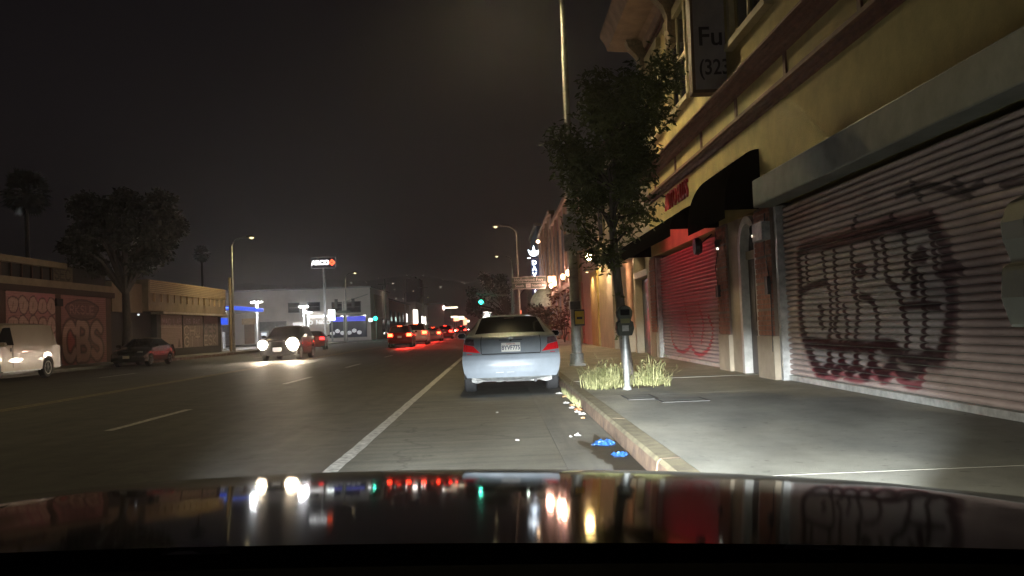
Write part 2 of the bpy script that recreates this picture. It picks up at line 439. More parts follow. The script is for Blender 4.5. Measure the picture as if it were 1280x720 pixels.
# brick piers with rendered feet
def pier(y0, y1):
    p = bx('pier', A, MORTAR, FX-0.06, FX+0.55, y0, y1, 0.15, 3.04)
    bx('pier_foot', A, BEIGE, FX-0.10, FX+0.5, y0-0.02, y1+0.02, 0.14, 0.86)
    mb = MB(); z = 0.875; row = 0
    while z < 2.98:
        g = 0.045 if row % 5 == 4 else 0.013
        L_ = 0.215; y = y0-(0.11 if row % 2 else 0.0)
        while y < y1-0.02:
            a, b = max(y, y0)+0.005, min(y+L_, y1)-0.005
            if b-a > 0.04:
                px = 0.082+R.uniform(-0.004, 0.004)
                mb.box(FX-px, FX-0.05, a, b, z, z+0.070)
            y += L_
        z += 0.070+g; row += 1
    tag(build('brickwork', mb, BRICKM, p), kind='stuff')
pier(14.62, 15.5); pier(17.45, 18.25); pier(25.45, 26.25)
bx('recess_wall', A, BEIGE, FX-0.02, FX+0.6, 16.72, 17.45, 0.15, 3.04)
mb = MB()
AC, AZ = 16.1, 2.42
arc = [(AC+0.60*math.cos(a), AZ+0.60*math.sin(a)) for a in np.linspace(0, PI, 20)]
arc_i = [(AC+0.46*math.cos(a), AZ+0.46*math.sin(a)) for a in np.linspace(0, PI, 20)]
for i in range(19):
    mb.prism([arc[i], arc[i+1], arc_i[i+1], arc_i[i]], 'x', FX-0.05, FX+0.22)
mb.box(FX-0.05, FX+0.22, AC-0.60, AC-0.46, 0.15, AZ).box(FX-0.05, FX+0.22, AC+0.46, AC+0.60, 0.15, AZ)
build('door_arch', mb, mat('white_gloss_frame', (0.46, 0.45, 0.41), 0.5, var=0.2, scale=6), A)
bx('arch_backing', A, BEIGE, FX+0.16, FX+0.6, 15.5, 16.72, 2.42, 3.04)
d = bx('door', A, mat('dark_brown_door', (0.035, 0.022, 0.016), 0.5, var=0.3, scale=6), FX+0.10, FX+0.16, AC-0.455, AC+0.455, 0.16, 2.25)
for z0, z1 in ((0.4, 0.95), (1.1, 2.1)):
    for y0 in (AC-0.40, AC+0.06): bx('panel', d, MATS['dark_brown_door'], FX+0.085, FX+0.11, y0, y0+0.34, z0, z1)
build('handle', MB().tube([(FX+0.10, AC-0.36, 1.0), (FX+0.04, AC-0.36, 1.0), (FX+0.04, AC-0.36, 1.16), (FX+0.10, AC-0.36, 1.16)], 0.012, 6), CHROME, d)
bx('transom', A, BEIGE, FX+0.06, FX+0.2, AC-0.455, AC+0.455, 2.255, 2.40)
build('fanlight', MB().prism([(AC+0.455*math.cos(a), 2.405+0.455*math.sin(a)) for a in np.linspace(0, PI, 16)], 'x', FX+0.12, FX+0.14), GLASS, A)
for y_ in (15.28, 17.75):
    l_ = build('wall_light', MB().lathe([(0.03, 0.0), (0.055, 0.03), (0.055, 0.12), (0.03, 0.16)], (FX-0.16, y_, 2.60), 'z', 10).box(FX-0.16, FX-0.06, y_-0.015, y_+0.015, 2.72, 2.76), DARKST, A)
    build('bulb', MB().lathe([(0.012, 0), (0.028, -0.02), (0.02, -0.045)], (FX-0.16, y_, 2.60), 'z', 8), glow('small_white_bulb', (1, 0.95, 0.8), 2.0), l_)

# roller shutters: each slat a piece of its own, sprayed with graffiti
SHUT = mat('shutter_paint', (1, 1, 1), 0.45, var=0.22, scale=3.0, metal=0.0, attr='paint', spec=0.04, bump=0.12, bscale=25)
def roller(y0, y1, top, nslat, cols, base, layers, label=None):
    sh = MB().box(FX+0.12, FX+0.5, y0-0.02, y1+0.02, 0.14, top)
    s_ = build('roller_shutter', sh, HOUS, A)
    if label: s_['label'] = label
    zb = 0.24; pitch = (top-zb)/nslat
    prof = [(0.0, -0.012), (0.10, 0.020), (0.30, 0.044), (0.58, 0.050), (0.84, 0.034), (0.97, -0.012)]
    for k in range(nslat):
        mb = MB(); jit = R.uniform(-0.003, 0.003)
        ys = np.linspace(y0+0.03, y1-0.03, cols+1)
        for y in ys:
            w = 0.004*math.sin(y*1.3+k*0.7)
            for f, x in prof: mb.v.append((FX+0.115-x+jit+w, y, zb+pitch*(k+f*0.985)))
        m_ = len(prof)
        mb.f = [(i*m_+j, i*m_+j+1, (i+1)*m_+j+1, (i+1)*m_+j) for i in range(cols) for j in range(m_-1)]
        P = [(p[1], p[2]) for p in mb.v]
        o = build('slat', mb, SHUT, s_)
        o.data.polygons.foreach_set('use_smooth', [True]*len(o.data.polygons))
        set_paint(o, spray(P, base, layers))
    bx('bottom_rail', s_, GUIDE, FX+0.05, FX+0.125, y0+0.03, y1-0.03, 0.155, 0.235)
    for y, a in ((y0, -1), (y1, 1)):
        bx('guide_rail', s_, GUIDE, FX-0.04, FX+0.13, y-0.06, y+0.05, 0.15, top+0.02)
    return s_
G1 = [[[13.1,0.37],[13.46,0.63],[13.66,0.91],[13.74,1.32],[13.65,1.73],[13.65,2.14],[12.99,2.2],[12.46,2.17],[11.59,2.18],[10.99,2.17],[10.52,2.2],[10.1,2.15],[9.58,2.14],[9.41,2.07],[9.31,1.92],[9.22,1.72],[9.19,1.49],[9.17,1.22],[9.25,1.0],[9.39,0.77],[9.52,0.68],[9.67,0.71]],[[13.36,2.08],[13.35,1.71]],[[12.68,2.08],[12.64,1.9],[12.63,1.68]],[[12.22,2.04],[12.26,1.8],[12.25,1.47]],[[11.61,2.04],[11.66,1.8],[11.59,1.5]],[[11.53,1.72],[11.44,1.8],[11.28,1.73],[11.39,1.67],[11.53,1.72]],[[10.97,2.03],[10.9,1.86],[10.98,1.64]],[[10.69,2.06],[10.65,1.83],[10.64,1.62]],[[10.11,2.11],[10.11,1.85],[10.08,1.66],[10.17,1.58]],[[9.94,1.76],[9.74,1.85],[9.65,1.75],[9.94,1.76]],[[9.5,2.08],[9.44,1.79],[9.41,1.61],[9.29,1.55]],[[13.62,1.56],[13.08,1.62],[12.64,1.64],[12.49,1.48],[12.49,1.11],[12.63,0.84],[12.99,0.73],[13.44,0.79],[13.65,0.99]],[[12.93,1.3],[12.79,1.22],[12.93,1.11],[12.82,1.01]],[[12.25,1.47],[12.22,1.21],[12.37,1.0],[12.2,0.83]],[[11.99,1.28],[11.92,1.0],[12.01,0.8]],[[11.68,1.49],[11.52,1.27],[11.62,1.0],[11.69,0.8]],[[11.43,1.41],[11.1,1.33],[10.96,1.13],[11.01,0.85]],[[10.61,1.57],[10.34,1.4],[10.26,1.18],[10.17,0.94],[10.21,0.75]],[[10.29,1.24],[9.82,1.25],[9.42,1.22]],[[9.75,1.55],[9.74,1.29],[9.75,1.0],[9.81,0.81],[9.67,0.67]],[[9.9,1.61],[9.96,1.4]],[[13.44,0.79],[12.66,0.75],[12.16,0.73],[11.69,0.76],[11.27,0.74],[10.94,0.79],[10.56,0.78],[10.29,0.65],[9.96,0.63],[9.7,0.69]],[[13.4,0.63],[13.25,0.47],[12.88,0.37],[12.64,0.54],[12.67,0.71]],[[12.64,0.54],[12.46,0.39],[12.25,0.48],[12.17,0.7]],[[12.19,0.56],[11.93,0.4],[11.68,0.57],[11.7,0.73]],[[11.68,0.51],[11.44,0.39],[11.25,0.52],[11.19,0.7]],[[11.17,0.56],[10.94,0.43],[10.66,0.55],[10.55,0.71],[10.82,0.76]],[[10.59,0.55],[10.32,0.44],[9.97,0.51],[9.75,0.65]],[[9.3,1.56],[9.18,1.6],[8.91,1.6]],[[9.15,1.8],[9.11,1.68],[8.91,1.56]],[[11.57,2.28],[11.47,2.41]],[[10.45,2.21],[10.39,2.31]],[[9.43,2.12],[9.45,2.21]]]
G1R = [[[13.27,0.36],[12.73,0.28],[12.4,0.33],[12.21,0.38]],[[12.12,0.34],[11.76,0.32],[11.49,0.34],[11.23,0.41]],[[11.15,0.4],[10.92,0.35],[10.68,0.42]],[[10.6,0.47],[10.33,0.36],[9.99,0.36],[9.84,0.53]]]
G1T = [[[10.26,2.53],[9.47,2.52],[8.82,2.33],[8.44,2.39]],[[9.88,2.62],[9.67,2.41]],[[8.96,2.5],[8.67,2.29]],[[8.1,2.3],[7.6,2.28]]]
G2=[[[24.09,0.88],[23.84,0.52],[22.81,0.37],[21.8,0.56],[21.9,0.95]],[[21.8,0.56],[20.96,0.35],[19.95,0.52],[19.42,0.9],[19.8,1.25]],[[22.31,1.69],[21.95,1.18],[21.39,0.8]],[[20.7,1.54],[20.31,1.08],[20.56,0.66]]]
LAV = (0.34, 0.30, 0.31)
layers = [('fill', smooth_line(G1[0]), 0, (0.37, 0.34, 0.345), 0.75)]
DK = (0.036, 0.009, 0.013)
layers.insert(0, ('line', smooth_line(G1[0]), 0.15, (0.17, 0.06, 0.065), 0.7))
layers += [('line', smooth_line(s), 0.055, (0.24, 0.04, 0.055), 0.85) for s in G1R]
for i, s in enumerate(G1):
    layers.append(('line', smooth_line(s), 0.085 if i == 0 else 0.055, DK, 0.94))
for s in G1[20:27]: layers.append(('line', smooth_line(s), 0.085, DK, 0.88))
layers += [('line', smooth_line(s), 0.045, (0.05, 0.035, 0.035), 0.85) for s in G1T]
layers += [('line', smooth_line([(9.2, 0.75), (9.12, 1.1), (9.1, 1.5), (9.18, 1.9)]), 0.10, (0.09, 0.05, 0.055), 0.6)]
layers += [('cloud', ((10.2, 0.62), (0.9, 0.16)), 0.5, (0.06, 0.045, 0.05), 0.55), ('cloud', ((13.6, 2.75), (0.8, 0.25)), 0.8, (0.45, 0.20, 0.14), 0.5),
           ('cloud', ((8.3, 1.55), (1.3, 0.8)), 1.0, (0.24, 0.17, 0.18), 0.5)]
roller(6.45, 14.42, 2.95, 32, 430, (0.50, 0.395, 0.365), layers, 'pale roller shutter covered in dark outlined bubble graffiti')
bx('shutter_housing', A, HOUS, FX-0.34, FX, 6.2, 14.56, 2.97, 3.42, bevel=0.02)
RD = (0.42, 0.035, 0.055)
l2 = [('cloud', ((22.2, 2.3), (4.6, 1.25)), 0.5, (0.55, 0.10, 0.14), 0.92), ('cloud', ((21.9, 1.2), (2.6, 1.0)), 0.8, (0.40, 0.07, 0.09), 0.7)]  # soft clouds put the red light on the slats into their colour
l2 += [('line', smooth_line(s), 0.05, RD, 0.95) for s in G2]
roller(18.34, 25.36, 2.95, 32, 200, (0.46, 0.37, 0.36), l2, 'roller shutter with a red glow painted into its colour and round red outlines near its foot')
# wires, junction box and a round wall fan by the awning
build('junction_box', MB().box(FX-0.13, FX-0.07, 18.0, 18.2, 1.62, 1.86), BLACKM, A)
build('cable', MB().tube([(FX-0.10, 18.1, 1.86), (FX-0.11, 18.2, 2.2), (FX-0.10, 18.0, 2.5), (FX-0.10, 18.12, 2.95)], 0.008, 5), BLACKM, A)
build('cable', MB().tube([(FX-0.10, 14.75, 2.9), (FX-0.12, 14.8, 2.3), (FX-0.10, 14.62, 1.75), (FX-0.10, 14.66, 0.6)], 0.009, 5), BLACKM, A)
bx('meter_box', A, BLACKM, FX-0.15, FX-0.10, 14.64, 14.78, 1.55, 1.85)
bx('pull_bracket', A, GUIDE, FX-0.22, FX-0.08, 14.56, 15.1, 2.45, 2.75)
f_ = build('lamp_bracket', MB().lathe([(0.05, 0.0), (0.17, 0.02), (0.19, 0.10), (0.15, 0.16), (0.06, 0.18)], (FX-0.42, 18.75, 2.72), 'x', 16).tube([(FX-0.33, 18.75, 2.72), (FX-0.05, 18.6, 2.95)], 0.015, 6), BLACKM, A)
build('added_red_tube', MB().tube([(FX-0.72, 19.0, 3.28), (FX-0.72, 23.8, 3.28)], 0.03, 8), glow('added_red_glow', (1, 0.10, 0.16), 15), A)  # added unseen tube that throws red light on the shutter
# quarter-round black awnings
AWN = mat('black_awning_canvas', (0.0022, 0.0022, 0.0022), 1.0, var=0.3, scale=8, spec=0.0)
def awning(y0, y1, zb, proj, h):
    mb = MB()
    pr = [(FX-0.005-proj*math.cos(a), zb+h*math.sin(a)) for a in np.linspace(0, PI/2, 14)]
    n_ = 10
    def fn(u, v):
        t = u*13; i = min(int(t), 12); q = t-i
        x = pr[i][0]+(pr[i+1][0]-pr[i][0])*q; z = pr[i][1]+(pr[i+1][1]-pr[i][1])*q
        return (x, y0+(y1-y0)*v, z-0.015*math.sin(v*n_*PI)**2*math.sin(u*PI))
    mb.grid(fn, 26, 40)
    for y in (y0, y1):
        mb.add([(x, y, z) for x, z in pr]+[(FX-0.005, y, zb)], [tuple(range(15))])
    mb.box(pr[0][0]-0.004, pr[0][0]+0.004, y0, y1, zb-0.16, zb)       # valance
    mb.box(FX-proj, FX-0.01, y0, y0+0.02, zb-0.015, zb+0.015).box(FX-proj, FX-0.01, y1-0.02, y1, zb-0.015, zb+0.015)
    return build('awning', mb, AWN, A, smooth=True)
awning(15.2, 18.15, 3.05, 0.64, 1.02); awning(18.4, 26.2, 3.08, 0.96, 0.55)
text('red_lettering', 'AUTO PLUS', 0.62, (FX-0.05, 22.1, 4.25), FACE_STREET_R, mat('red_sign_letters', (0.42, 0.02, 0.03), 0.5, var=0.15), A, 0.025, sx=0.86)
# string courses
def moulding(name, z0, z1, steps, m_, y0=Y0, y1=Y1):
    mb = MB(); h = (z1-z0)/len(steps)
    for k, p in enumerate(steps): mb.box(FX-p, FX+0.05, y0-0.01*k, y1+p*0.5, z0+h*k+0.001, z0+h*(k+1))
    return build(name, mb, m_, A)
moulding('string_course', 4.58, 4.78, [0.06, 0.11, 0.18], MAROON)
moulding('string_course', 5.26, 5.47, [0.08, 0.14, 0.20, 0.26, 0.32], MAROON)
for k in range(8): bx('wall_batten', A, MAROON, FX-0.03, FX+0.01, 5.0+k*2.85, 5.12+k*2.85, 4.785, 5.255)
# upper windows
for yc in (7.5, 11.4, 15.3, 21.2, 24.4):
    w_ = MB().box(FX-0.10, FX+0.02, yc-1.18, yc-1.0, 6.3, 8.45).box(FX-0.10, FX+0.02, yc+1.0, yc+1.18, 6.3, 8.45).box(FX-0.13, FX+0.02, yc-1.25, yc+1.25, 8.45, 8.7).box(FX-0.16, FX+0.02, yc-1.25, yc+1.25, 6.18, 6.3).box(FX-0.05, FX+0.02, yc-0.04, yc+0.04, 6.3, 8.45).box(FX-0.05, FX+0.02, yc-1.0, yc+1.0, 7.35, 7.42)
    if yc == 24.4: w_.v = [(p[0], yc+(p[1]-yc)*0.8, p[2]) for p in w_.v]
    wo_ = build('window', w_, mat('cream_window_trim', (0.52, 0.45, 0.26), 0.7, var=0.15), A)
    bx('pane', wo_, GLASS, FX-0.012, FX+0.01, yc-0.79, yc-0.041, 6.31, 7.34); bx('pane', wo_, GLASS, FX-0.012, FX+0.01, yc+0.041, yc+0.79, 6.31, 7.34)
    bx('pane', wo_, GLASS, FX-0.012, FX+0.01, yc-0.79, yc-0.041, 7.43, 8.44); bx('pane', wo_, GLASS, FX-0.012, FX+0.01, yc+0.041, yc+0.79, 7.43, 8.44)
# big bracketed cornice
mb = MB().prism([(FX+0.1, 9.0), (FX-0.12, 9.02), (FX-0.16, 9.2), (FX-0.30, 9.28), (FX-1.0, 9.33), (FX-1.06, 9.52), (FX-1.2, 9.74), (FX-1.2, 9.86), (FX+0.1, 9.9)], 'y', Y0, Y1+0.25)
build('cornice', mb, SOFFIT, A, normals=True)
for k in range(6):
    yb = 6.0+k*4.0-0.7
    pr = [(FX-0.03, 7.95), (FX-0.16, 8.0), (FX-0.24, 8.2), (FX-0.22, 8.5), (FX-0.32, 8.8), (FX-0.55, 9.05), (FX-0.62, 9.27), (FX-0.03, 9.27)]
    build('scroll_bracket', MB().prism(pr, 'y', yb, yb+0.34).box(FX-0.2, FX-0.02, yb-0.06, yb+0.40, 7.86, 7.96), mat('carved_stone', (0.36, 0.29, 0.19), 0.85, var=0.3, scale=12, bump=0.5, bscale=30), A, normals=True)
moulding('frieze_band', 8.86, 9.0, [0.05, 0.09], MAROON)
bx('parapet', A, YEL, FX+0.02, FX+0.4, Y0, Y1, 9.9, 10.5)

# blade sign on the upper wall
S = thing('blade_sign', 'pale grey projecting box sign with dark phone number high on the ochre wall', 'sign', (FX, 17.0, 5.6))
bx('box', S, mat('aged_white_sign_face', (0.40, 0.36, 0.36), 0.6, var=0.12, scale=3), 3.97, 5.3, 17.02, 17.30, 5.60, 8.2)
for a in ((3.93, 3.985, 17.0, 17.32, 5.55, 8.25), (3.93, 4.6, 17.0, 17.32, 5.54, 5.60), (3.93, 4.6, 17.0, 17.32, 8.2, 8.26)): bx('edge', S, mat('brown_sign_edge', (0.20, 0.13, 0.08), 0.6, var=0.2), *a)
SGN = mat('sign_dark_letters', (0.035, 0.025, 0.03), 0.6, var=0.1)
text('lettering', 'Fur', 0.52, (4.06, 17.015, 6.62), FACE_BACK, SGN, S, 0.004, 'LEFT', bold=0.006)
text('lettering', '(323)', 0.42, (4.06, 17.015, 6.02), FACE_BACK, SGN, S, 0.004, 'LEFT', sx=0.8, bold=0.006)
for z in (5.9, 7.8): build('bracket', MB().tube([(4.55, 17.16, z), (4.75, 17.16, z)], 0.03, 6), DARKST, S)

# ================================================================== RIGHT SIDE: middle building
CREAM = mat('cream_stucco', (0.46, 0.40, 0.30), 0.85, var=0.15, scale=1.5, bump=0.2)
YEL2 = mat('yellow_stucco', (0.48, 0.36, 0.13), 0.85, var=0.15, scale=2, bump=0.2)
Bb = thing('plain_building', 'cream and yellow rendered building with a dark graffitied door, beside the red shutter', 'building', (WX, 36, 0.15))
mb = MB().box(FX+0.35, FX+8, 26.34, 47.6, 0.14, 8.2).box(FX, FX+0.4, 26.34, 47.6, 3.35, 8.2).box(FX, FX+0.36, 35.4, 40.2, 0.14, 3.36).box(FX+0.02, FX+0.36, 43.2, 47.6, 0.14, 3.36)
build('wall', mb, CREAM, Bb)
bx('yellow_bay', Bb, YEL2, FX-0.06, FX+0.36, 40.25, 43.15, 0.14, 3.6)
dd = bx('door', Bb, mat('black_door', (0.02, 0.02, 0.022), 0.5, var=0.4, scale=3), FX+0.22, FX+0.34, 27.0, 29.5, 0.16, 2.55)
mb = MB(); mb.grid(lambda u, v: (FX+0.212, 27.05+2.4*u, 0.2+2.3*v), 60, 50)
o = build('sprayed_panel', mb, mat('door_spray', (1, 1, 1), 0.5, var=0.2, attr='paint'), dd)
set_paint(o, spray([(p[1], p[2]) for p in mb.v], (0.02, 0.02, 0.022), [('line', smooth_line([(27.2+0.25*k, 0.5+0.25*(k % 2)), (27.3+0.25*k, 1.2+0.2*(k % 3)), (27.42+0.25*k, 0.6)]), 0.03, (0.45, 0.06, 0.08), 0.8) for k in range(8)]+[('cloud', ((28.2, 1.7), (1.0, 0.5)), 0.9, (0.10, 0.12, 0.15), 0.6)]))
bx('door_frame', Bb, CREAM, FX-0.02, FX+0.35, 29.52, 29.75, 0.14, 3.34); bx('door_frame', Bb, CREAM, FX-0.02, FX+0.35, 26.5, 26.95, 0.14, 3.34)
bx('door_head', Bb, mat('grey_metal_box', (0.30, 0.29, 0.27), 0.6, var=0.2), FX-0.04, FX+0.35, 26.96, 29.5, 2.58, 2.78)
col_ = build('column', MB().lathe([(0.17, 1.0), (0.17, 1.08), (0.13, 1.14), (0.115, 1.3), (0.105, 3.0), (0.15, 3.1), (0.2, 3.2), (0.2, 3.35)], (FX+0.02, 31.0, 0.0), 'z', 14), mat('pink_column', (0.50, 0.30, 0.22), 0.7, var=0.2), Bb, smooth=True)
bx('plinth', col_, CREAM, FX-0.22, FX+0.26, 30.75, 31.25, 0.15, 1.0)
sd = bx('roller_door', Bb, BEIGE, FX+0.20, FX+0.34, 32.0, 35.38, 0.15, 3.3)
for k in range(24): bx('slat', sd, BEIGE, FX+0.172, FX+0.205, 32.0, 35.38, 0.2+k*0.13, 0.318+k*0.13)
for yc in (29.5, 33.5, 38.0, 44.5):
    w_ = bx('window', Bb, mat('cream_window_trim', (0.5, 0.4, 0.3)), FX-0.06, FX+0.02, yc-0.8, yc+0.8, 4.5, 7.0)
    lit = yc == 33.5
    for s in (-1, 1): bx('pane', w_, glow('warm_lit_pane', (1.0, 0.72, 0.36), 0.22) if lit else GLASS, FX-0.066, FX-0.05, yc+s*0.38-0.33, yc+s*0.38+0.33, 4.62, 6.88)
bx('coping', Bb, MAROON, FX-0.12, FX+0.4, 26.6, 47.7, 8.2, 8.42)
wl_ = build('wall_lantern', MB().box(FX-0.5, FX, 38.97, 39.03, 4.35, 4.4).lathe([(0.06, 0.2), (0.2, 0.1), (0.2, 0.05), (0.05, 0.0)], (FX-0.5, 39.0, 4.2), 'z', 12), DARKST, Bb)
build('globe', MB().lathe([(0.03, 0.1), (0.13, 0.04), (0.17, -0.08), (0.13, -0.2), (0.03, -0.25)], (FX-0.5, 39.0, 4.2), 'z', 12), glow('warm_globe', (1.0, 0.68, 0.25), 240), wl_, smooth=True)
for y_ in (30.2, 36.5, 42.0):  # added lamps that brighten the cream front and the pavement
    sl_ = build('added_soffit_light', MB().lathe([(0.10, 0.0), (0.12, 0.04), (0.10, 0.12)], (FX-0.30, y_, 3.62), 'z', 10).box(FX-0.32, FX, y_-0.03, y_+0.03, 3.70, 3.76), DARKST, Bb)
    build('bulb', MB().lathe([(0.02, -0.03), (0.06, -0.02), (0.07, 0.0)], (FX-0.30, y_, 3.61), 'z', 8), glow('added_soffit_bulb', (1.0, 0.72, 0.40), 3), sl_)
    lamp('added_soffit_beam', 'SPOT', (FX-0.42, y_, 3.52), 170, (1.0, 0.66, 0.38), Bb, 0.06, math.radians(150), 0.6)
wl2 = build('wall_lantern', MB().box(FX-0.3, FX, 32.17, 32.23, 5.0, 5.06).box(FX-0.36, FX-0.24, 32.1, 32.3, 5.05, 5.15), DARKST, Bb)
build('light_tube', MB().box(FX-0.34, FX-0.26, 32.13, 32.27, 5.16, 6.3), glow('warm_tube', (1.0, 0.82, 0.5), 5), wl2)

# ================================================================== RIGHT SIDE: pink building with lights
PINK = mat('pink_stucco', (0.40, 0.22, 0.18), 0.8, var=0.25, scale=1.2, bump=0.2)
Cb = thing('lit_building', 'rose coloured two storey building with tall windows and warm wall lights', 'building', (WX, 72, 0.15))
build('wall', MB().box(FX, FX+9, 47.8, 71.5, 0.14, 8.9), PINK, Cb)
build('wall', MB().box(FX+0.02, FX+9, 71.6, 92, 0.14, 10.1), mat('taupe_stucco', (0.30, 0.21, 0.17), 0.8, var=0.2, scale=1.2), Cb)
bx('coping', Cb, BEIGE, FX-0.2, FX+0.3, 47.7, 71.5, 8.9, 9.2); bx('coping', Cb, BEIGE, FX-0.25, FX+0.3, 71.6, 92.1, 10.1, 10.4)
WARM = glow('warm_wall_lamp', (1.0, 0.60, 0.32), 14)
for k in range(11):
    y_ = 48.6+k*4.2
    top = 8.88 if y_ < 71 else 10.08
    bx('pilaster', Cb, BEIGE, FX-0.16, FX+0.01, y_, y_+0.5, 0.15, top)
    for z0, z1 in ((4.6, 7.9),):
        w_ = bx('window', Cb, mat('dark_window_frame', (0.08, 0.05, 0.04), 0.5, var=0.2), FX-0.07, FX+0.01, y_+1.1, y_+3.4, z0, z1)
        for q in range(2): bx('pane', w_, mat('dusty_dark_glass', (0.02, 0.015, 0.014), 0.45, var=0.3), FX-0.078, FX-0.05, y_+1.2+q*1.1, y_+2.2+q*1.1, z0+0.1, z1-0.1)
    bx('shop_front', Cb, mat('dark_shopfront', (0.05, 0.03, 0.025), 0.4, var=0.3), FX-0.05, FX+0.01, y_+0.8, y_+3.8, 0.4, 3.2)
    if k in (1, 2, 4, 5, 7, 8):
        wl_ = build('wall_lamp', MB().box(FX-0.34, FX-0.17, y_+0.17, y_+0.33, 3.9, 4.05), DARKST, Cb)
        build('lamp_glass', MB().lathe([(0.04, 0.0), (0.11, 0.08), (0.11, 0.28), (0.05, 0.36)], (FX-0.3, y_+0.25, 4.06), 'z', 8), WARM, wl_)
        lamp('wall_glow', 'POINT', (FX-0.55, y_+0.25, 4.3), 270, (1.0, 0.50, 0.38), Cb, 0.1)
bx('belt_course', Cb, BEIGE, FX-0.24, FX+0.01, 47.85, 92, 3.45, 3.75)
sb = bx('lit_sign_panel', Cb, glow('warm_sign_panel', (1.0, 0.66, 0.38), 1.6), FX-0.7, FX-0.1, 67.0, 67.12, 4.4, 4.85)
build('roof_lamp', MB().lathe([(0.05, 0), (0.2, 0.1), (0.12, 0.3)], (FX-0.3, 88.0, 9.3), 'z', 8), WARM, Cb)
Db = thing('corner_building', 'tall grey blue building on the corner behind the vertical lit sign', 'building', (WX, 100, 0.15))
build('wall', MB().box(FX-0.2, FX+10, 92.4, 109, 0.14, 11.5), mat('grey_blue_stucco', (0.13, 0.14, 0.17), 0.8, var=0.2), Db)
for k in range(3):
    for z in (4.5, 7.6): w_ = bx('window', Db, DARKST, FX-0.28, FX-0.19, 94+k*5, 96.6+k*5, z, z+1.9); bx('pane', w_, GLASS, FX-0.29, FX-0.27, 94.15+k*5, 96.45+k*5, z+0.12, z+1.78)
bx('coping', Db, BEIGE, FX-0.4, FX+0.3, 92.3, 109.1, 11.5, 11.8)
V = thing('vertical_sign', 'tall narrow blue sign with white lit lettering and a flame shaped top', 'sign', (4.0, 90.6, 3.0))
bx('panel', V, mat('navy_sign_panel', (0.02, 0.04, 0.12), 0.5, var=0.15, emit=0.02, ecol=(0.1, 0.25, 0.8)), 3.6, 4.55, 90.62, 90.9, 3.0, 8.1)
for s in (0,): build('bracket', MB().box(4.4, 4.7, 90.7, 90.8, 3.6, 3.75).box(4.4, 4.7, 90.7, 90.8, 7.4, 7.55), DARKST, V)
LEDW = glow('white_sign_glow', (0.80, 0.90, 1.0), 6.0)
zz = 7.55
for ch in 'DAVELINE':
    text('lit_letter', ch, 0.62, (3.95, 90.6, zz), FACE_BACK, LEDW, V, 0.02, bold=0.02); zz -= 0.60
crown = [(3.35, 8.95), (3.5, 8.45), (3.75, 8.25), (4.15, 8.25), (4.4, 8.45), (4.55, 8.95), (4.3, 8.75), (4.1, 8.8), (3.95, 9.35), (3.8, 8.8), (3.6, 8.75)]
build('flame_top', MB().prism(crown, 'y', 90.62, 90.75), LEDW, V)
bx('lit_bar', V, LEDW, 3.3, 4.6, 90.64, 90.74, 8.02, 8.1)
lamp('sign_glow', 'POINT', (3.9, 89.6, 6.5), 20, (0.7, 0.85, 1.0), V, 0.5)

# ================================================================== VEHICLES
# side profile rows (y from the tail forward, z, half width, zone)
SEDAN = [(0.16, 0.24, 0.70, 'rear'), (0.05, 0.30, 0.80, 'rear'), (0.015, 0.40, 0.85, 'rear'), (0.0, 0.52, 0.872, 'rear'), (0.01, 0.62, 0.878, 'rear'), (0.05, 0.695, 0.876, 'rear'),
         (0.085, 0.71, 0.872, 'rear'), (0.105, 0.80, 0.865, 'rear'), (0.125, 0.90, 0.85, 'rear'), (0.15, 0.985, 0.825, 'rear'), (0.19, 1.03, 0.79, 'rear'),
         (0.28, 1.045, 0.77, 'deck'), (0.52, 1.06, 0.76, 'deck'), (0.56, 1.075, 0.70, 'rglass'), (0.80, 1.19, 0.655, 'rglass'), (1.05, 1.305, 0.61, 'rglass'), (1.28, 1.385, 0.575, 'rglass'),
         (1.42, 1.415, 0.56, 'roof'), (1.75, 1.435, 0.565, 'roof'), (2.2, 1.43, 0.57, 'roof'), (2.52, 1.395, 0.57, 'wind'), (2.9, 1.25, 0.62, 'wind'), (3.4, 1.03, 0.69, 'wind'),
         (3.46, 1.0, 0.76, 'hood'), (3.8, 0.94, 0.77, 'hood'), (4.15, 0.86, 0.77, 'hood'), (4.38, 0.78, 0.78, 'front'), (4.49, 0.66, 0.80, 'front'), (4.52, 0.52, 0.82, 'front'), (4.5, 0.36, 0.81, 'front'), (4.42, 0.24, 0.74, 'front')]
SUV = [(0.14, 0.30, 0.74, 'rear'), (0.03, 0.38, 0.86, 'rear'), (0.0, 0.50, 0.90, 'rear'), (0.0, 0.62, 0.91, 'rear'), (0.05, 0.72, 0.91, 'rear'), (0.09, 0.85, 0.905, 'rear'), (0.11, 0.98, 0.895, 'rear'), (0.14, 1.06, 0.875, 'rear'),
       (0.16, 1.075, 0.85, 'deck'), (0.18, 1.085, 0.82, 'deck'), (0.20, 1.10, 0.79, 'rglass'), (0.30, 1.28, 0.74, 'rglass'), (0.42, 1.46, 0.69, 'rglass'), (0.50, 1.58, 0.66, 'rglass'),
       (0.60, 1.63, 0.645, 'roof'), (1.2, 1.665, 0.65, 'roof'), (2.2, 1.65, 0.66, 'roof'), (2.60, 1.58, 0.65, 'wind'), (2.95, 1.40, 0.69, 'wind'), (3.40, 1.14, 0.75, 'wind'),
       (3.46, 1.11, 0.82, 'hood'), (3.8, 1.06, 0.83, 'hood'), (4.2, 0.99, 0.83, 'hood'), (4.45, 0.88, 0.84, 'front'), (4.55, 0.72, 0.86, 'front'), (4.57, 0.54, 0.87, 'front'), (4.52, 0.32, 0.82, 'front')]
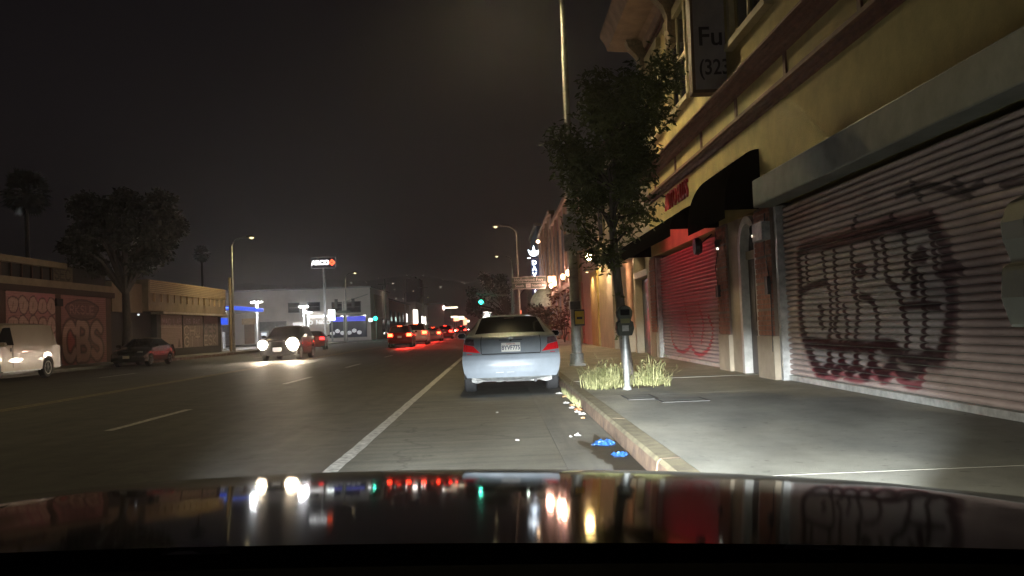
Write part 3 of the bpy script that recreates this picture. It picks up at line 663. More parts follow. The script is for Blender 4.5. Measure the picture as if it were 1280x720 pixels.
VAN = [(0.10, 0.38, 0.84, 'rear'), (0.0, 0.44, 0.94, 'rear'), (0.0, 0.58, 0.95, 'rear'), (0.05, 0.62, 0.96, 'rear'), (0.07, 0.85, 0.975, 'rear'), (0.09, 1.08, 0.975, 'rear'), (0.12, 1.14, 0.965, 'rear'),
       (0.13, 1.15, 0.955, 'deck'), (0.14, 1.16, 0.95, 'deck'), (0.15, 1.18, 0.945, 'rglass'), (0.20, 1.40, 0.91, 'rglass'), (0.26, 1.62, 0.875, 'rglass'), (0.32, 1.80, 0.84, 'rglass'), (0.42, 1.90, 0.80, 'roof'), (0.7, 1.935, 0.78, 'roof'),
       (2.4, 1.95, 0.79, 'roof'), (3.55, 1.92, 0.79, 'roof'), (3.75, 1.86, 0.80, 'wind'), (4.05, 1.58, 0.85, 'wind'), (4.45, 1.22, 0.90, 'wind'),
       (4.50, 1.19, 0.93, 'hood'), (4.85, 1.13, 0.93, 'hood'), (5.15, 1.06, 0.93, 'hood'), (5.28, 0.95, 0.94, 'front'), (5.32, 0.75, 0.95, 'front'), (5.34, 0.50, 0.95, 'front'), (5.26, 0.34, 0.90, 'front')]

def make_car(name, label, cat, loc, rotz, prof, paint, wheel_y, wr=0.315, belt_x=None, group=None, tail='off', head='off', plate=None, detail=True, sillz=0.24, corner=0.17, rear_only_glass=True, side_windows=True, rim='alloy'):
    T = thing(name, label, cat, loc, rotz, group, world_coords=False)
    NR = len(prof)
    Yv = [p[0] for p in prof]; Zv = [p[1] for p in prof]; Wv = [p[2] for p in prof]
    maxw = max(Wv); bxw = belt_x or maxw*0.965
    sy = {'rear': corner, 'deck': 0.04, 'rglass': 0.10, 'roof': 0.0, 'wind': -0.12, 'hood': -0.06, 'front': -corner*1.15}
    sz = {'rear': 0.0, 'deck': -0.02, 'rglass': -0.02, 'roof': -0.06, 'wind': -0.02, 'hood': -0.06, 'front': -0.02}
    def P(t, s):
        t = max(0, min(NR-1.0001, t)); i = int(t); q = t-i
        a, b = prof[i], prof[i+1]
        L_ = lambda u, v: u+(v-u)*q
        e = abs(s)**3.2
        return Vector((L_(a[2], b[2])*s, L_(a[0], b[0])+e*L_(sy[a[3]], sy[b[3]]), L_(a[1], b[1])+e*L_(sz[a[3]], sz[b[3]])))
    def Nrm(t, s):
        a = P(t+0.15, s)-P(t-0.15, s); b = P(t, min(1, s+0.03))-P(t, max(-1, s-0.03)); n = b.cross(a)
        n.normalize(); n = -n
        c = Vector((0, (Yv[0]+Yv[-1])/2, 0.7))
        if n.dot(P(t, s)-c) < 0: n = -n
        return n
    def tz(z):
        for i in range(NR-1):
            if Zv[i] <= z <= Zv[i+1]: return i+(z-Zv[i])/max(1e-6, Zv[i+1]-Zv[i])
        return 0
    def patch(nm, m_, corners, nu, nv, off=0.008, parent=T, thick=0.0, smooth=True):
        """corners (t,s): bottom-left, bottom-right, top-right, top-left"""
        (t0, s0), (t1, s1), (t2, s2), (t3, s3) = corners
        def fn(u, v):
            t = (t0*(1-v)+t1*v)*(1-u)+(t3*(1-v)+t2*v)*u; s = (s0*(1-v)+s1*v)*(1-u)+(s3*(1-v)+s2*v)*u
            edge = 0.0 if (u in (0, 1) or v in (0, 1)) and thick else 1.0
            return P(t, s)+Nrm(t, s)*(off+thick*edge)
        return build(nm, MB().grid(fn, nu, nv), m_, parent, smooth=smooth)
    idx = {z: [i for i in range(NR) if prof[i][3] == z] for z in ('rear', 'deck', 'rglass', 'roof', 'wind', 'hood', 'front')}
    body = MB()
    S_ = [-1, -0.985, -0.95, -0.88, -0.75, -0.55, -0.3, 0, 0.3, 0.55, 0.75, 0.88, 0.95, 0.985, 1]
    rows = []
    for i in range(NR-1):
        k = 3 if detail else 2
        rows += [i+j/k for j in range(k)]
    rows.append(NR-1)
    body.add([P(t, s) for t in rows for s in S_], [(i*15+j, i*15+j+1, (i+1)*15+j+1, (i+1)*15+j) for i in range(len(rows)-1) for j in range(14)])
    # flanks with wheel arches
    zrear, zfront = idx['deck'][0], idx['hood'][0]
    ybelt0, ybelt1 = P(idx['deck'][-1], 1).y, P(idx['hood'][0], 1).y
    top = []
    for t in np.linspace(idx['deck'][0]-1, idx['deck'][-1], 8): p = P(t, 1); top.append((p.y, p.z, p.x))
    zb0, zb1 = top[-1][1], P(idx['hood'][0], 1).z
    for y in np.linspace(ybelt0, ybelt1, 26)[1:-1]:
        q = (y-ybelt0)/(ybelt1-ybelt0); top.append((y, zb0+(zb1-zb0)*q+0.01*math.sin(q*PI), bxw-0.01*math.sin(q*PI)*0-(bxw-top[7][2])*max(0, 1-q*8)))
    for t in np.linspace(idx['hood'][0], idx['front'][0]+1, 12): p = P(t, 1); top.append((p.y, p.z, p.x))
    ya = np.array([a[0] for a in top]); za = np.array([a[1] for a in top]); xa = np.array([a[2] for a in top])
    ymin, ymax = P(2, 1).y, P(NR-3, 1).y
    ys = np.unique(np.concatenate([np.linspace(ymin, ymax, 60)]+[np.linspace(w-wr*1.16, w+wr*1.16, 17) for w in wheel_y]))
    def bottom(y):
        z = sillz+0.03
        for w in wheel_y:
            d = (wr*1.15)**2-(y-w)**2
            if d > 0: z = max(z, wr+math.sqrt(d))
        return z
    for s in (-1, 1):
        base = len(body.v); nrow = 7
        for y in ys:
            zt, xt = float(np.interp(y, ya, za)), float(np.interp(y, ya, xa)); zb = min(bottom(y), zt-0.05)
            endf = max(0, 1-min(y-ymin, ymax-y)/0.35)
            for r in range(nrow):
                f = r/(nrow-1); z = zb+(zt-zb)*f
                x = xt+(maxw*1.0-xt)*math.sin(min(1, (1-f)*1.7)*PI/2)*(1-0.5*endf**2)-0.05*max(0, 0.45-z)*(z < 0.45)
                body.v.append((s*min(x, maxw), y, z))
        for i in range(len(ys)-1):
            for r in range(nrow-1):
                a = base+i*nrow+r; body.f.append((a, a+1, a+nrow+1, a+nrow))
        # greenhouse side
        base = len(body.v); ts = np.linspace(idx['rglass'][0], idx['wind'][-1], 34)
        for t in ts:
            p = P(t, 1); y = min(max(p.y, ybelt0), ybelt1)
            zt, xt = float(np.interp(y, ya, za)), float(np.interp(y, ya, xa))
            body.v += [(s*p.x, p.y, p.z), (s*(p.x+xt)/2*1.01, (p.y+y)/2, (p.z+zt)/2), (s*xt, y, zt)]
        for i in range(33):
            a = base+3*i; body.f += [(a, a+1, a+4, a+3), (a+1, a+2, a+5, a+4)]
    B = build('body', body, paint, T, smooth=True)
    build('underbody', MB().box(-maxw*0.8, maxw*0.8, wheel_y[0]-wr*0.5, wheel_y[1]+wr*0.4, 0.22, 0.62).box(-maxw*0.62, maxw*0.62, Yv[0]+0.12, Yv[-1]-0.15, 0.24, 0.34), BLACKM, T)
    # wheels
    tyre = [(wr*0.62, -0.10), (wr*0.9, -0.112), (wr*0.985, -0.09), (wr, -0.05), (wr, 0.05), (wr*0.985, 0.09), (wr*0.9, 0.112), (wr*0.62, 0.10)]
    for w in wheel_y:
        for s in (-1, 1):
            cx = s*(maxw-0.115)
            wh = build('wheel', MB().lathe(tyre, (cx, w, wr), 'x', 24), RUBBER, T, smooth=True)
            rm = MB().lathe([(wr*0.64, s*0.095), (wr*0.66, s*0.108), (wr*0.58, s*0.10), (wr*0.56, s*0.06), (wr*0.2, s*0.075), (wr*0.14, s*0.10), (0.01, s*0.10)], (cx, w, wr), 'x', 20)
            for k in range(5):
                a = 2*PI*k/5+0.3
                d = Vector((0, math.cos(a), math.sin(a))); n_ = Vector((0, -math.sin(a), math.cos(a)))
                c0 = Vector((cx+s*0.10, w, wr)); q = [c0+d*wr*0.12+n_*0.035, c0+d*wr*0.12-n_*0.035, c0+d*wr*0.6-n_*0.028, c0+d*wr*0.6+n_*0.028]
                rm.add(q+[p+Vector((-s*0.03, 0, 0)) for p in q], [(0, 1, 2, 3), (4, 5, 6, 7), (0, 1, 5, 4), (1, 2, 6, 5), (2, 3, 7, 6), (3, 0, 4, 7)])
            build('rim', rm, ALLOY if rim == 'alloy' else mat('white_wheel_steel', (0.6, 0.58, 0.55), 0.5, var=0.1), wh)
    # glass
    g0, g1 = idx['rglass'][0]+0.12, idx['rglass'][-1]+0.1
    patch('rear_window', GLASS, [(g0, -0.93), (g0, 0.93), (g1, 0.90), (g1, -0.90)], 10, 12, 0.007)
    w0, w1 = idx['wind'][0]+0.05, idx['wind'][-1]-0.12
    patch('windscreen', GLASS, [(w1, -0.93), (w1, 0.93), (w0, 0.9), (w0, -0.9)], 10, 12, 0.007)
    if side_windows:
        spans = side_windows if isinstance(side_windows, list) else [(0.16, 0.50), (0.53, 0.88)]
        tA, tB = idx['rglass'][0], idx['wind'][-1]
        for s in (-1, 1):
            for q0, q1 in spans:
                def fn(u, v):
                    y = ybelt0+(ybelt1-ybelt0)*(q0+(q1-q0)*u)
                    lo, hi = tA, tB                # roof line height at this y
                    zs = [(abs(P(t, 1).y-y), t) for t in np.linspace(tA, tB, 90)]; t = min(zs)[1]
                    p = P(t, 1); zt, xt = float(np.interp(y, ya, za)), float(np.interp(y, ya, xa))
                    f = 0.08+v*0.80
                    return (s*(xt+(p.x-xt)*f+0.012), y, zt+(p.z-zt)*f)
                build('side_window', MB().grid(fn, 10, 3), GLASS, T, smooth=True)
    # mirrors
    ym = ybelt1-0.35; zm = zb1+0.08
    for s in (-1, 1):
        mm = build('wing_mirror', MB().prism([(s*(maxw+0.02), zm-0.05), (s*(maxw+0.17), zm-0.05), (s*(maxw+0.21), zm+0.01), (s*(maxw+0.18), zm+0.075), (s*(maxw+0.06), zm+0.085), (s*(maxw+0.01), zm+0.03)], 'y', ym-0.07, ym+0.06).box(s*(maxw-0.09), s*(maxw+0.06), ym-0.03, ym+0.03, zm-0.06, zm-0.02), paint, T, smooth=True)
        build('mirror_glass', MB().prism([(s*(maxw+0.035), zm-0.035), (s*(maxw+0.165), zm-0.035), (s*(maxw+0.195), zm+0.01), (s*(maxw+0.17), zm+0.06), (s*(maxw+0.065), zm+0.068), (s*(maxw+0.025), zm+0.025)], 'y', ym-0.076, ym-0.071), GLASS, mm)
    T['_P'] = 0
    del T['_P']
    return T, P, Nrm, tz, patch, idx

TAILRED = mat('tail_lens_red', (0.55, 0.012, 0.02), 0.22, var=0.12, scale=12, emit=0.12, ecol=(1, 0.03, 0.03), spec=0.7)  # faint emission stands in for headlight reflection on unlit lenses
TAILDK = mat('tail_lens_smoked', (0.16, 0.10, 0.11), 0.15, var=0.3, scale=20, spec=0.7)
PLATE = mat('plate_white', (0.90, 0.88, 0.80), 0.5, var=0.08)
PLTXT = mat('plate_blue_letters', (0.10, 0.10, 0.16), 0.5, var=0.1)
# ---- silver saloon parked ahead
SILV = mat('silver_blue_paint', (0.30, 0.335, 0.36), 0.30, metal=0.25, var=0.10, scale=2.0, coat=0.6)
hx, hy = 0.22, 15.72
T, P, Nn, tz, patch, idx = make_car('parked_car', 'silver saloon with a dented rear bumper parked at the kerb beside the pole', 'car', (hx, hy, 0.0), 0.0, SEDAN, SILV, (0.98, 3.62), wr=0.315)
T.scale = (0.985, 1.0, 0.985)
bp_ = patch('rear_bumper', mat('headlit_bumper_paint', (0.40, 0.45, 0.50), 0.34, var=0.10, scale=3, coat=0.4), [(1.1, -0.995), (1.1, 0.995), (5.6, 0.995), (5.6, -0.995)], 20, 36, 0.010)  # lighter than the body paint: headlight put into the colour
patch('bumper_crease', mat('seam_dark', (0.02, 0.02, 0.02), 0.7), [(5.62, -0.93), (5.62, 0.93), (5.95, 0.93), (5.95, -0.93)], 2, 24, 0.004, bp_)
for s0, s1 in ((-0.33, -0.17), (-0.1, 0.05)): patch('pale_streak', mat('pale_streak_white', (0.8, 0.8, 0.78), 0.5), [(1.95, s0), (1.95, s1), (2.03, s1), (2.03, s0)], 1, 6, 0.016, bp_)  # thin white streaks low on the bumper
tl = patch('boot_lid', SILV, [(6.2, -0.60), (6.2, 0.60), (10.6, 0.66), (10.6, -0.66)], 12, 20, 0.006)
SEAM = MATS['seam_dark']
for s in (-1, 1): patch('lid_seam', SEAM, [(6.2, s*0.60), (6.2, s*0.612), (10.4, s*0.668), (10.4, s*0.655)], 8, 1, 0.008, tl)
patch('lid_seam', SEAM, [(6.0, -0.60), (6.0, 0.60), (6.2, 0.60), (6.2, -0.60)], 1, 18, 0.006, tl)
patch('lid_trim', CHROME, [(8.62, -0.24), (8.62, 0.24), (8.74, 0.25), (8.74, -0.25)], 2, 10, 0.02, tl)
mb = MB(); c = P(9.35, 0.0)
for x0, x1, z0, z1 in ((-0.03, -0.02, -0.024, 0.024), (0.02, 0.03, -0.024, 0.024), (-0.02, 0.02, -0.005, 0.005)): mb.box(x0, x1, c.y-0.022, c.y-0.004, c.z+z0, c.z+z1)
build('emblem', mb, ALLOY, tl)
for s in (-1, 1):
    l_ = patch('tail_light', TAILRED, [(tz(0.742), s*0.63), (tz(0.775), s*0.985), (tz(0.90), s*0.985), (tz(0.865), s*0.78)], 8, 12, 0.012)
    patch('smoked_lens', TAILDK, [(tz(0.873), s*0.76), (tz(0.905), s*0.985), (tz(0.995), s*0.97), (tz(0.985), s*0.80)], 6, 10, 0.012, l_)
    patch('reflector', TAILRED, [(tz(0.715), s*0.80), (tz(0.715), s*0.9), (tz(0.728), s*0.9), (tz(0.728), s*0.80)], 1, 3, 0.016, l_)
yb = P(tz(0.83), 0.0).y
pl = build('number_plate', MB().box(-0.17, 0.17, yb-0.024, yb-0.006, 0.755, 0.915), PLATE, T)
text('plate_number', '8YVF775', 0.112, (0, yb-0.026, 0.822), FACE_BACK, PLTXT, pl, 0.001, sx=0.80, bold=0.002)
text('plate_state', 'California', 0.04, (0, yb-0.026, 0.893), FACE_BACK, mat('plate_red', (0.5, 0.04, 0.04), 0.5), pl, 0.001)
build('boot_lock', MB().lathe([(0.012, -0.03), (0.02, 0.0)], (0, yb-0.012, 0.955), 'y', 8), BLACKM, tl)
build('exhaust', MB().tube([(0.42, 0.10, 0.235), (0.42, 0.6, 0.25)], 0.03, 10), DARKST, T)
build('muffler', MB().tube([(-0.10, 0.42, 0.27), (0.34, 0.42, 0.27)], [0.07, 0.07], 12).box(-0.60, -0.25, 0.35, 0.75, 0.22, 0.30), mat('grey_under_metal', (0.30, 0.30, 0.29), 0.6, var=0.4, scale=9), T)
patch('valance', mat('valance_grey', (0.34, 0.35, 0.34), 0.6, var=0.35, scale=10, bump=0.3), [(0.0, -0.86), (0.0, 0.86), (1.1, 0.9), (1.1, -0.9)], 4, 20, 0.004)
mb = MB(); mb.grid(lambda u, v: (-0.72+1.44*u, 0.16+0.05*mnoise.noise((u*9, v*2, 1)), 0.305-0.10*v*(0.75+0.6*mnoise.noise((u*7, 2, 3)))), 40, 6)
build('undertray', mb, mat('undertray_grey', (0.42, 0.42, 0.40), 0.7, var=0.4, scale=14, bump=0.5), T)
patch('high_brake_light', TAILDK, [(idx['rglass'][-1]-0.5, -0.16), (idx['rglass'][-1]-0.5, 0.16), (idx['rglass'][-1]-0.3, 0.16), (idx['rglass'][-1]-0.3, -0.16)], 1, 6, 0.012)

def common_lights(T, P, tz, patch, idx, prof, tail, head, plate_z, tail_z, tail_s=(0.62, 0.985), front_z=0.70, brake=None):
    s0, s1 = tail_s
    for s in (-1, 1):
        patch('tail_light', tail, [(tz(tail_z[0]-0.03), s*(s0-0.04)), (tz(tail_z[0]-0.03), s*s1), (tz(tail_z[1]+0.02), s*s1), (tz(tail_z[1]+0.02), s*s0)], 5, 7, 0.014)
        f0 = idx['front'][0]
        patch('headlight', head, [(f0+0.75, s*0.60), (f0+0.75, s*0.93), (f0+0.1, s*0.93), (f0+0.1, s*0.66)], 5, 7, 0.014)
    y_ = P(tz(plate_z), 0).y
    build('number_plate', MB().box(-0.16, 0.16, y_-0.026, y_-0.006, plate_z-0.08, plate_z+0.08), PLATE, T)
    yf = max(p[0] for p in prof)
    build('front_plate', MB().box(-0.16, 0.16, yf+0.004, yf+0.03, 0.42, 0.56), PLATE, T)
    patch('grille', BLACKM, [(idx['front'][0]+1.4, -0.5), (idx['front'][0]+1.4, 0.5), (idx['front'][0]+0.5, 0.5), (idx['front'][0]+0.5, -0.5)], 3, 8, 0.008)
    if brake:
        g = idx['rglass'][-1]
        patch('high_brake_light', brake, [(g-0.15, -0.24), (g-0.15, 0.24), (g+0.15, 0.24), (g+0.15, -0.24)], 2, 6, 0.02)
LENS = mat('clear_lens', (0.22, 0.22, 0.22), 0.25, var=0.3, scale=12, spec=0.5)
BRAKE = glow('brake_lamp_lit', (1.0, 0.02, 0.012), 26)
BRAKEHOT = glow('brake_lamp_bright', (1.0, 0.038, 0.013), 30)
TAILLIT = glow('tail_lamp_lit', (1.0, 0.03, 0.03), 5)
HEADLIT = glow('headlamp_lit', (1.0, 0.84, 0.62), 260)
DARKP = mat('black_paint', (0.015, 0.015, 0.017), 0.2, var=0.15, coat=0.8)
GREYP = mat('charcoal_paint', (0.05, 0.05, 0.055), 0.25, var=0.15, coat=0.8)
WHITEP = mat('white_paint', (0.62, 0.61, 0.58), 0.35, var=0.08, coat=0.5)
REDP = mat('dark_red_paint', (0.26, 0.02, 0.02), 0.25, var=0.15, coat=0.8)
TANP = mat('aged_white_paint', (0.28, 0.225, 0.16), 0.38, var=0.10, scale=1.5, coat=0.3)

# ---- traffic ahead
specs = [(SUV, REDP, -6.9, 63.0, 0.02, 'hatchback coloured red for brake lamp bloom, braking at the tail end of the traffic queue', BRAKEHOT, 0.95),  # red brake lamp bloom put into this car's body colour
         (SUV, WHITEP, -6.75, 73.5, 0.02, 'white tall wagon braking directly ahead of the hatchback coloured red for bloom', BRAKEHOT, 1.06),
         (SEDAN, mat('silver_far_paint', (0.4, 0.4, 0.42), 0.3, var=0.1, coat=0.6), -6.5, 89.0, 0.0, 'silver saloon braking in the queue ahead of the white wagon', BRAKEHOT, 1.0),
         (SUV, REDP, -6.3, 107.0, 0.0, 'maroon car braking at the front of the queue by the crossing', BRAKE, 1.0),
         (SEDAN, DARKP, -3.3, 140.0, 0.0, 'dark saloon driving away beyond the green signal', BRAKE, 1.0),
         (SUV, GREYP, -6.2, 152.0, 0.0, 'charcoal car driving away beyond the crossing', BRAKE, 1.0)]
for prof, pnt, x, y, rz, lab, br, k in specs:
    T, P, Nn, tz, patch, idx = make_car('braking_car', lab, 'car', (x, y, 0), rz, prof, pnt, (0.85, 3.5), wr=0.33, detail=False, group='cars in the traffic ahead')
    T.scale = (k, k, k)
    tzr = (0.86, 1.02) if prof is SUV else (0.78, 0.94)
    common_lights(T, P, tz, patch, idx, prof, br, LENS, 0.80 if prof is SUV else 0.83, tzr, (0.60, 0.96), brake=br)
    lamp('brake_glow', 'SPOT', (0, -0.15, 0.9), 3200 if y < 100 else 1800, (1, 0.03, 0.02), T, 0.3, math.radians(62), 1.0, (3.6, -6, -1.1))
# ---- oncoming
T, P, Nn, tz, patch, idx = make_car('oncoming_car', 'dark car with bright headlights coming along beside the centre line', 'car', (-10.35, 45.2, 0), PI, SUV, GREYP, (0.85, 3.6), wr=0.34, detail=False)
T.location = (-10.35, 46.8, 0)
common_lights(T, P, tz, patch, idx, SUV, TAILLIT, LENS, 0.8, (0.86, 1.02))
for s in (-1, 1):
    b_ = build('beam_lamp', MB().lathe([(0.02, 0.12), (0.12, 0.09), (0.21 if s > 0 else 0.29, 0.0), (0.12, -0.05)], (s*0.70, 4.50, 0.76), 'y', 16), HEADLIT, T, smooth=True)  # lenses oversized, one more so: headlight flare put into the shape
    lamp('oncoming_beam', 'SPOT', (s*0.70, 4.66, 0.76), 500, (1.0, 0.76, 0.50), T, 0.10, math.radians(60), 0.9, (s*0.70, 4.66+16, 0.2))
build('lit_front_plate', MB().box(-0.2, 0.2, 4.60, 4.63, 0.45, 0.62), mat('plate_glare', (0.85, 0.85, 0.8), 0.4, var=0.02, emit=0.7, ecol=(1, 0.97, 0.9)), T)  # no lamp: emission puts glare into the plate
T, P, Nn, tz, patch, idx = make_car('turning_car', 'dark red saloon with its tail lights on near the petrol forecourt', 'car', (-13.6, 66.0, 0), 0.12, SEDAN, REDP, (0.98, 3.62), detail=False)
common_lights(T, P, tz, patch, idx, SEDAN, TAILLIT, LENS, 0.83, (0.78, 0.93))
# ---- parked on the far side
T, P, Nn, tz, patch, idx = make_car('parked_van', 'aged white cargo van parked in front of the graffitied wall', 'van', (-17.05, 33.3, 0), PI, VAN, TANP, (0.95, 4.40), wr=0.36, detail=False, sillz=0.30, corner=0.06, side_windows=[(0.70, 0.92)], rim='steel')
common_lights(T, P, tz, patch, idx, VAN, TAILRED, LENS, 0.75, (0.66, 1.05), (0.88, 0.985))
build('running_board', MB().box(-0.98, -0.88, 1.5, 3.9, 0.30, 0.34).box(0.88, 0.98, 1.5, 3.9, 0.30, 0.34), GALV, T)
for s in (-1, 1): build('door_seam', MB().box(s*0.968, s*0.982, 3.28, 3.295, 0.45, 1.2).box(s*0.968, s*0.985, 3.36, 3.42, 0.98, 1.10), BLACKM, T)
T, P, Nn, tz, patch, idx = make_car('dark_parked_car', 'black saloon parked under the big round tree', 'car', (-16.9, 45.2, 0), PI, SEDAN, DARKP, (0.98, 3.62), detail=False, group=None)
T.scale = (0.92, 0.92, 0.92)
common_lights(T, P, tz, patch, idx, SEDAN, TAILRED, LENS, 0.83, (0.78, 0.93))
build('door_chrome', MB().box(-0.895, -0.885, 1.2, 3.2, 0.62, 0.66).box(0.885, 0.895, 1.2, 3.2, 0.62, 0.66), CHROME, T)

# ================================================================== STREET FURNITURE
def street_lamp(label, x, y, h, arm, side, power, r0=0.105, base=0.15, glow_s=2.4, col=(1.0, 0.80, 0.42), group='street lamps', tilt=0.0):
    T = thing('street_lamp', label, 'street lamp', (x, y, base), 0, group)
    build('pole', MB().tube([(x, y, base), (x, y, base+0.3), (x, y, base+0.31), (x, y, h-0.3)], [r0*1.35, r0*1.3, r0, r0*0.5], 14), POLEM, T, smooth=True)
    bx('base_plate', T, POLEM, x-0.2, x+0.2, y-0.2, y+0.2, base-0.01, base+0.05)
    pts = [(x, y, h-0.4), (x+side*arm*0.15, y, h-0.08), (x+side*arm*0.5, y, h+0.16), (x+side*arm, y, h+0.22)]
    build('arm', MB().tube(pts, [0.04, 0.04, 0.035, 0.03], 8), POLEM, T, smooth=True)
    hx_ = x+side*(arm+0.3)
    hd = build('lamp_head', MB().prism([(x+side*arm-side*0.05, h+0.16), (x+side*arm-side*0.02, h+0.30), (hx_, h+0.33), (hx_+side*0.28, h+0.25), (hx_+side*0.3, h+0.18)], 'y', y-0.14, y+0.14), POLEM, T, normals=True, bevel=0.02)
    build('lens', MB().lathe([(0.02, -0.10), (0.10, -0.08), (0.15, -0.02), (0.16, 0.02)], (hx_, y, h+0.165), 'z', 12), glow('lamp_lens_'+str(round(glow_s*10)), col, glow_s), hd, smooth=True)
    lamp('lamp_light', 'SPOT', (hx_, y, h-0.02), power, col, T, 0.15, math.radians(158), 0.5)
    return T
near = street_lamp('grey street lamp pole with a yellow push button box, beside the silver car', 1.95, 22.4, 9.75, 1.5, -1, 1750, 0.13, group='street lamps')
# things fixed to the near pole: push-button box, sign plates
pb = bx('crossing_button_box', near, mat('yellow_sign', (0.55, 0.38, 0.03), 0.5, var=0.2), 1.93, 2.15, 22.20, 22.25, 1.18, 1.50, bevel=0.01)
bx('button_arrow', pb, BLACKM, 1.97, 2.11, 22.19, 22.20, 1.30, 1.36); bx('button_frame', pb, BLACKM, 1.91, 2.17, 22.25, 22.29, 1.14, 1.54)
for z0 in (3.0, 3.5): bx('sign_plate', near, mat('aged_sign_white', (0.35, 0.36, 0.36), 0.5, var=0.3, scale=8), 1.72, 2.18, 22.16, 22.175, z0, z0+0.42)
bx('band', near, DARKST, 1.82, 2.08, 22.27, 22.53, 1.55, 1.75)
lampR2 = street_lamp('grey street lamp with a green road sign on its pole', 1.78, 71.0, 9.0, 1.35, -1, 500, 0.11)
street_lamp('added street lamp out of view on the far pavement before the graffitied building', -18.3, 19.0, 8.2, 1.3, 1, 600, 0.10, 0.14)  # added lamp outside the view, lights the van and far walls
street_lamp('street lamp standing by the crossing on the shop side of the road', 1.9, 101.0, 9.0, 1.4, -1, 400)
street_lamp('street lamp at the end of the shuttered shop on the far pavement', -18.3, 62.5, 7.9, 1.1, 1, 1000, 0.10, 0.14)
street_lamp('street lamp on the forecourt corner holding a signal arm', -18.2, 108.5, 8.2, 0.9, 1, 300, 0.10, 0.14)
for x, y, h in ((-19, 150, 9.0), (-19, 186, 9.2), (-19, 225, 9.2)): street_lamp('distant street lamp beyond the crossing on the forecourt side', x, y, h, 1.5, 1, 150, glow_s=2.2, group='distant street lamps', col=(1.0, 0.82, 0.6))
# green direction sign
G = thing('direction_sign', 'dark green road sign with white lettering on the lamp pole', 'road sign', (1.78, 70.8, 4.2))
bx('panel', G, mat('sign_green', (0.02, 0.055, 0.035), 0.4, var=0.15), 1.25, 3.95, 70.78, 70.82, 4.10, 5.10)
for a in ((1.25, 3.95, 70.76, 70.79, 5.05, 5.10), (1.25, 3.95, 70.76, 70.79, 4.10, 4.15), (1.25, 3.95, 70.76, 70.79, 4.60, 4.63)): bx('border', G, mat('sign_white', (0.5, 0.52, 0.5), 0.5, var=0.1), *a)
SW = MATS['sign_white']
text('lettering', 'Hollywood Fwy', 0.36, (2.6, 70.76, 4.83), FACE_BACK, SW, G, 0.004)
text('lettering', 'South', 0.30, (1.85, 70.76, 4.37), FACE_BACK, SW, G, 0.004); text('lettering', 'North', 0.30, (3.2, 70.76, 4.37), FACE_BACK, SW, G, 0.004)
sh = bx('route_shield', G, SW, 2.36, 2.74, 70.755, 70.775, 4.22, 4.54); text('route_number', '101', 0.17, (2.55, 70.752, 4.38), FACE_BACK, BLACKM, sh, 0.002)
build('arrow', MB().prism([(3.62, 4.37), (3.72, 4.47), (3.72, 4.40), (3.85, 4.40), (3.85, 4.34), (3.72, 4.34), (3.72, 4.27)], 'y', 70.76, 70.775), SW, G)
build('strap', MB().box(1.7, 1.86, 70.82, 70.95, 4.3, 4.36).box(1.7, 1.86, 70.82, 70.95, 4.85, 4.91), GALV, G)

# parking meters
def meter(label, x, y, sticker, k=1.0):
    T = thing('parking_meter', label, 'parking meter', (x, y, 0.15), 0, 'parking meters')
    build('post', MB().tube([(x, y, 0.15), (x, y, 0.2), (x, y, 0.22), (x, y, 1.12)], [0.075, 0.06, 0.046, 0.044], 14), GALV, T, smooth=True)
    hex_ = [(x-0.10, 1.10), (x-0.135, 1.22), (x-0.125, 1.34), (x-0.085, 1.36), (x-0.115, 1.45), (x-0.12, 1.52), (x-0.085, 1.60), (x, 1.64), (x+0.085, 1.60), (x+0.12, 1.52), (x+0.115, 1.45), (x+0.085, 1.36), (x+0.125, 1.34), (x+0.135, 1.22), (x+0.10, 1.10)]
    hd = build('head', MB().prism(hex_, 'y', y-0.09, y+0.09), mat('dark_meter_casting', (0.03, 0.035, 0.025), 0.5, metal=0.3, var=0.3, scale=20), T, normals=True, bevel=0.015)
    bx('window', hd, GLASS, x-0.07, x+0.07, y-0.098, y-0.092, 1.46, 1.56)
    bx('coin_plate', hd, GALV, x-0.05, x+0.05, y-0.10, y-0.092, 1.18, 1.28)
    if sticker:
        st = bx('sticker', hd, mat('sticker_pale', (0.42, 0.38, 0.37), 0.6, var=0.2), x-0.085, x+0.02, y-0.097, y-0.0915, 1.35, 1.45)
        build('sticker_print', MB().tube([(x-0.07, y-0.099, 1.37), (x-0.05, y-0.099, 1.43), (x-0.03, y-0.099, 1.38), (x-0.0, y-0.099, 1.44)], 0.006, 5), BLACKM, st)
        bx('sticker', hd, mat('sticker_grey', (0.25, 0.25, 0.26), 0.6, var=0.2), x-0.10, x+0.05, y-0.097, y-0.0915, 1.57, 1.59)
    else:
        bx('sticker', hd, mat('sticker_olive', (0.10, 0.10, 0.03), 0.6, var=0.2), x-0.07, x+0.07, y-0.1, y-0.092, 1.32, 1.40)
    T.scale = (1, 1, k)
    return T
meter('parking meter standing in the weeds in front of the leaning tree trunk', 1.95, 13.75, False, 0.87)
meter('dark parking meter with stickers on its head in front of the bubble graffiti', 2.15, 3.47, True)

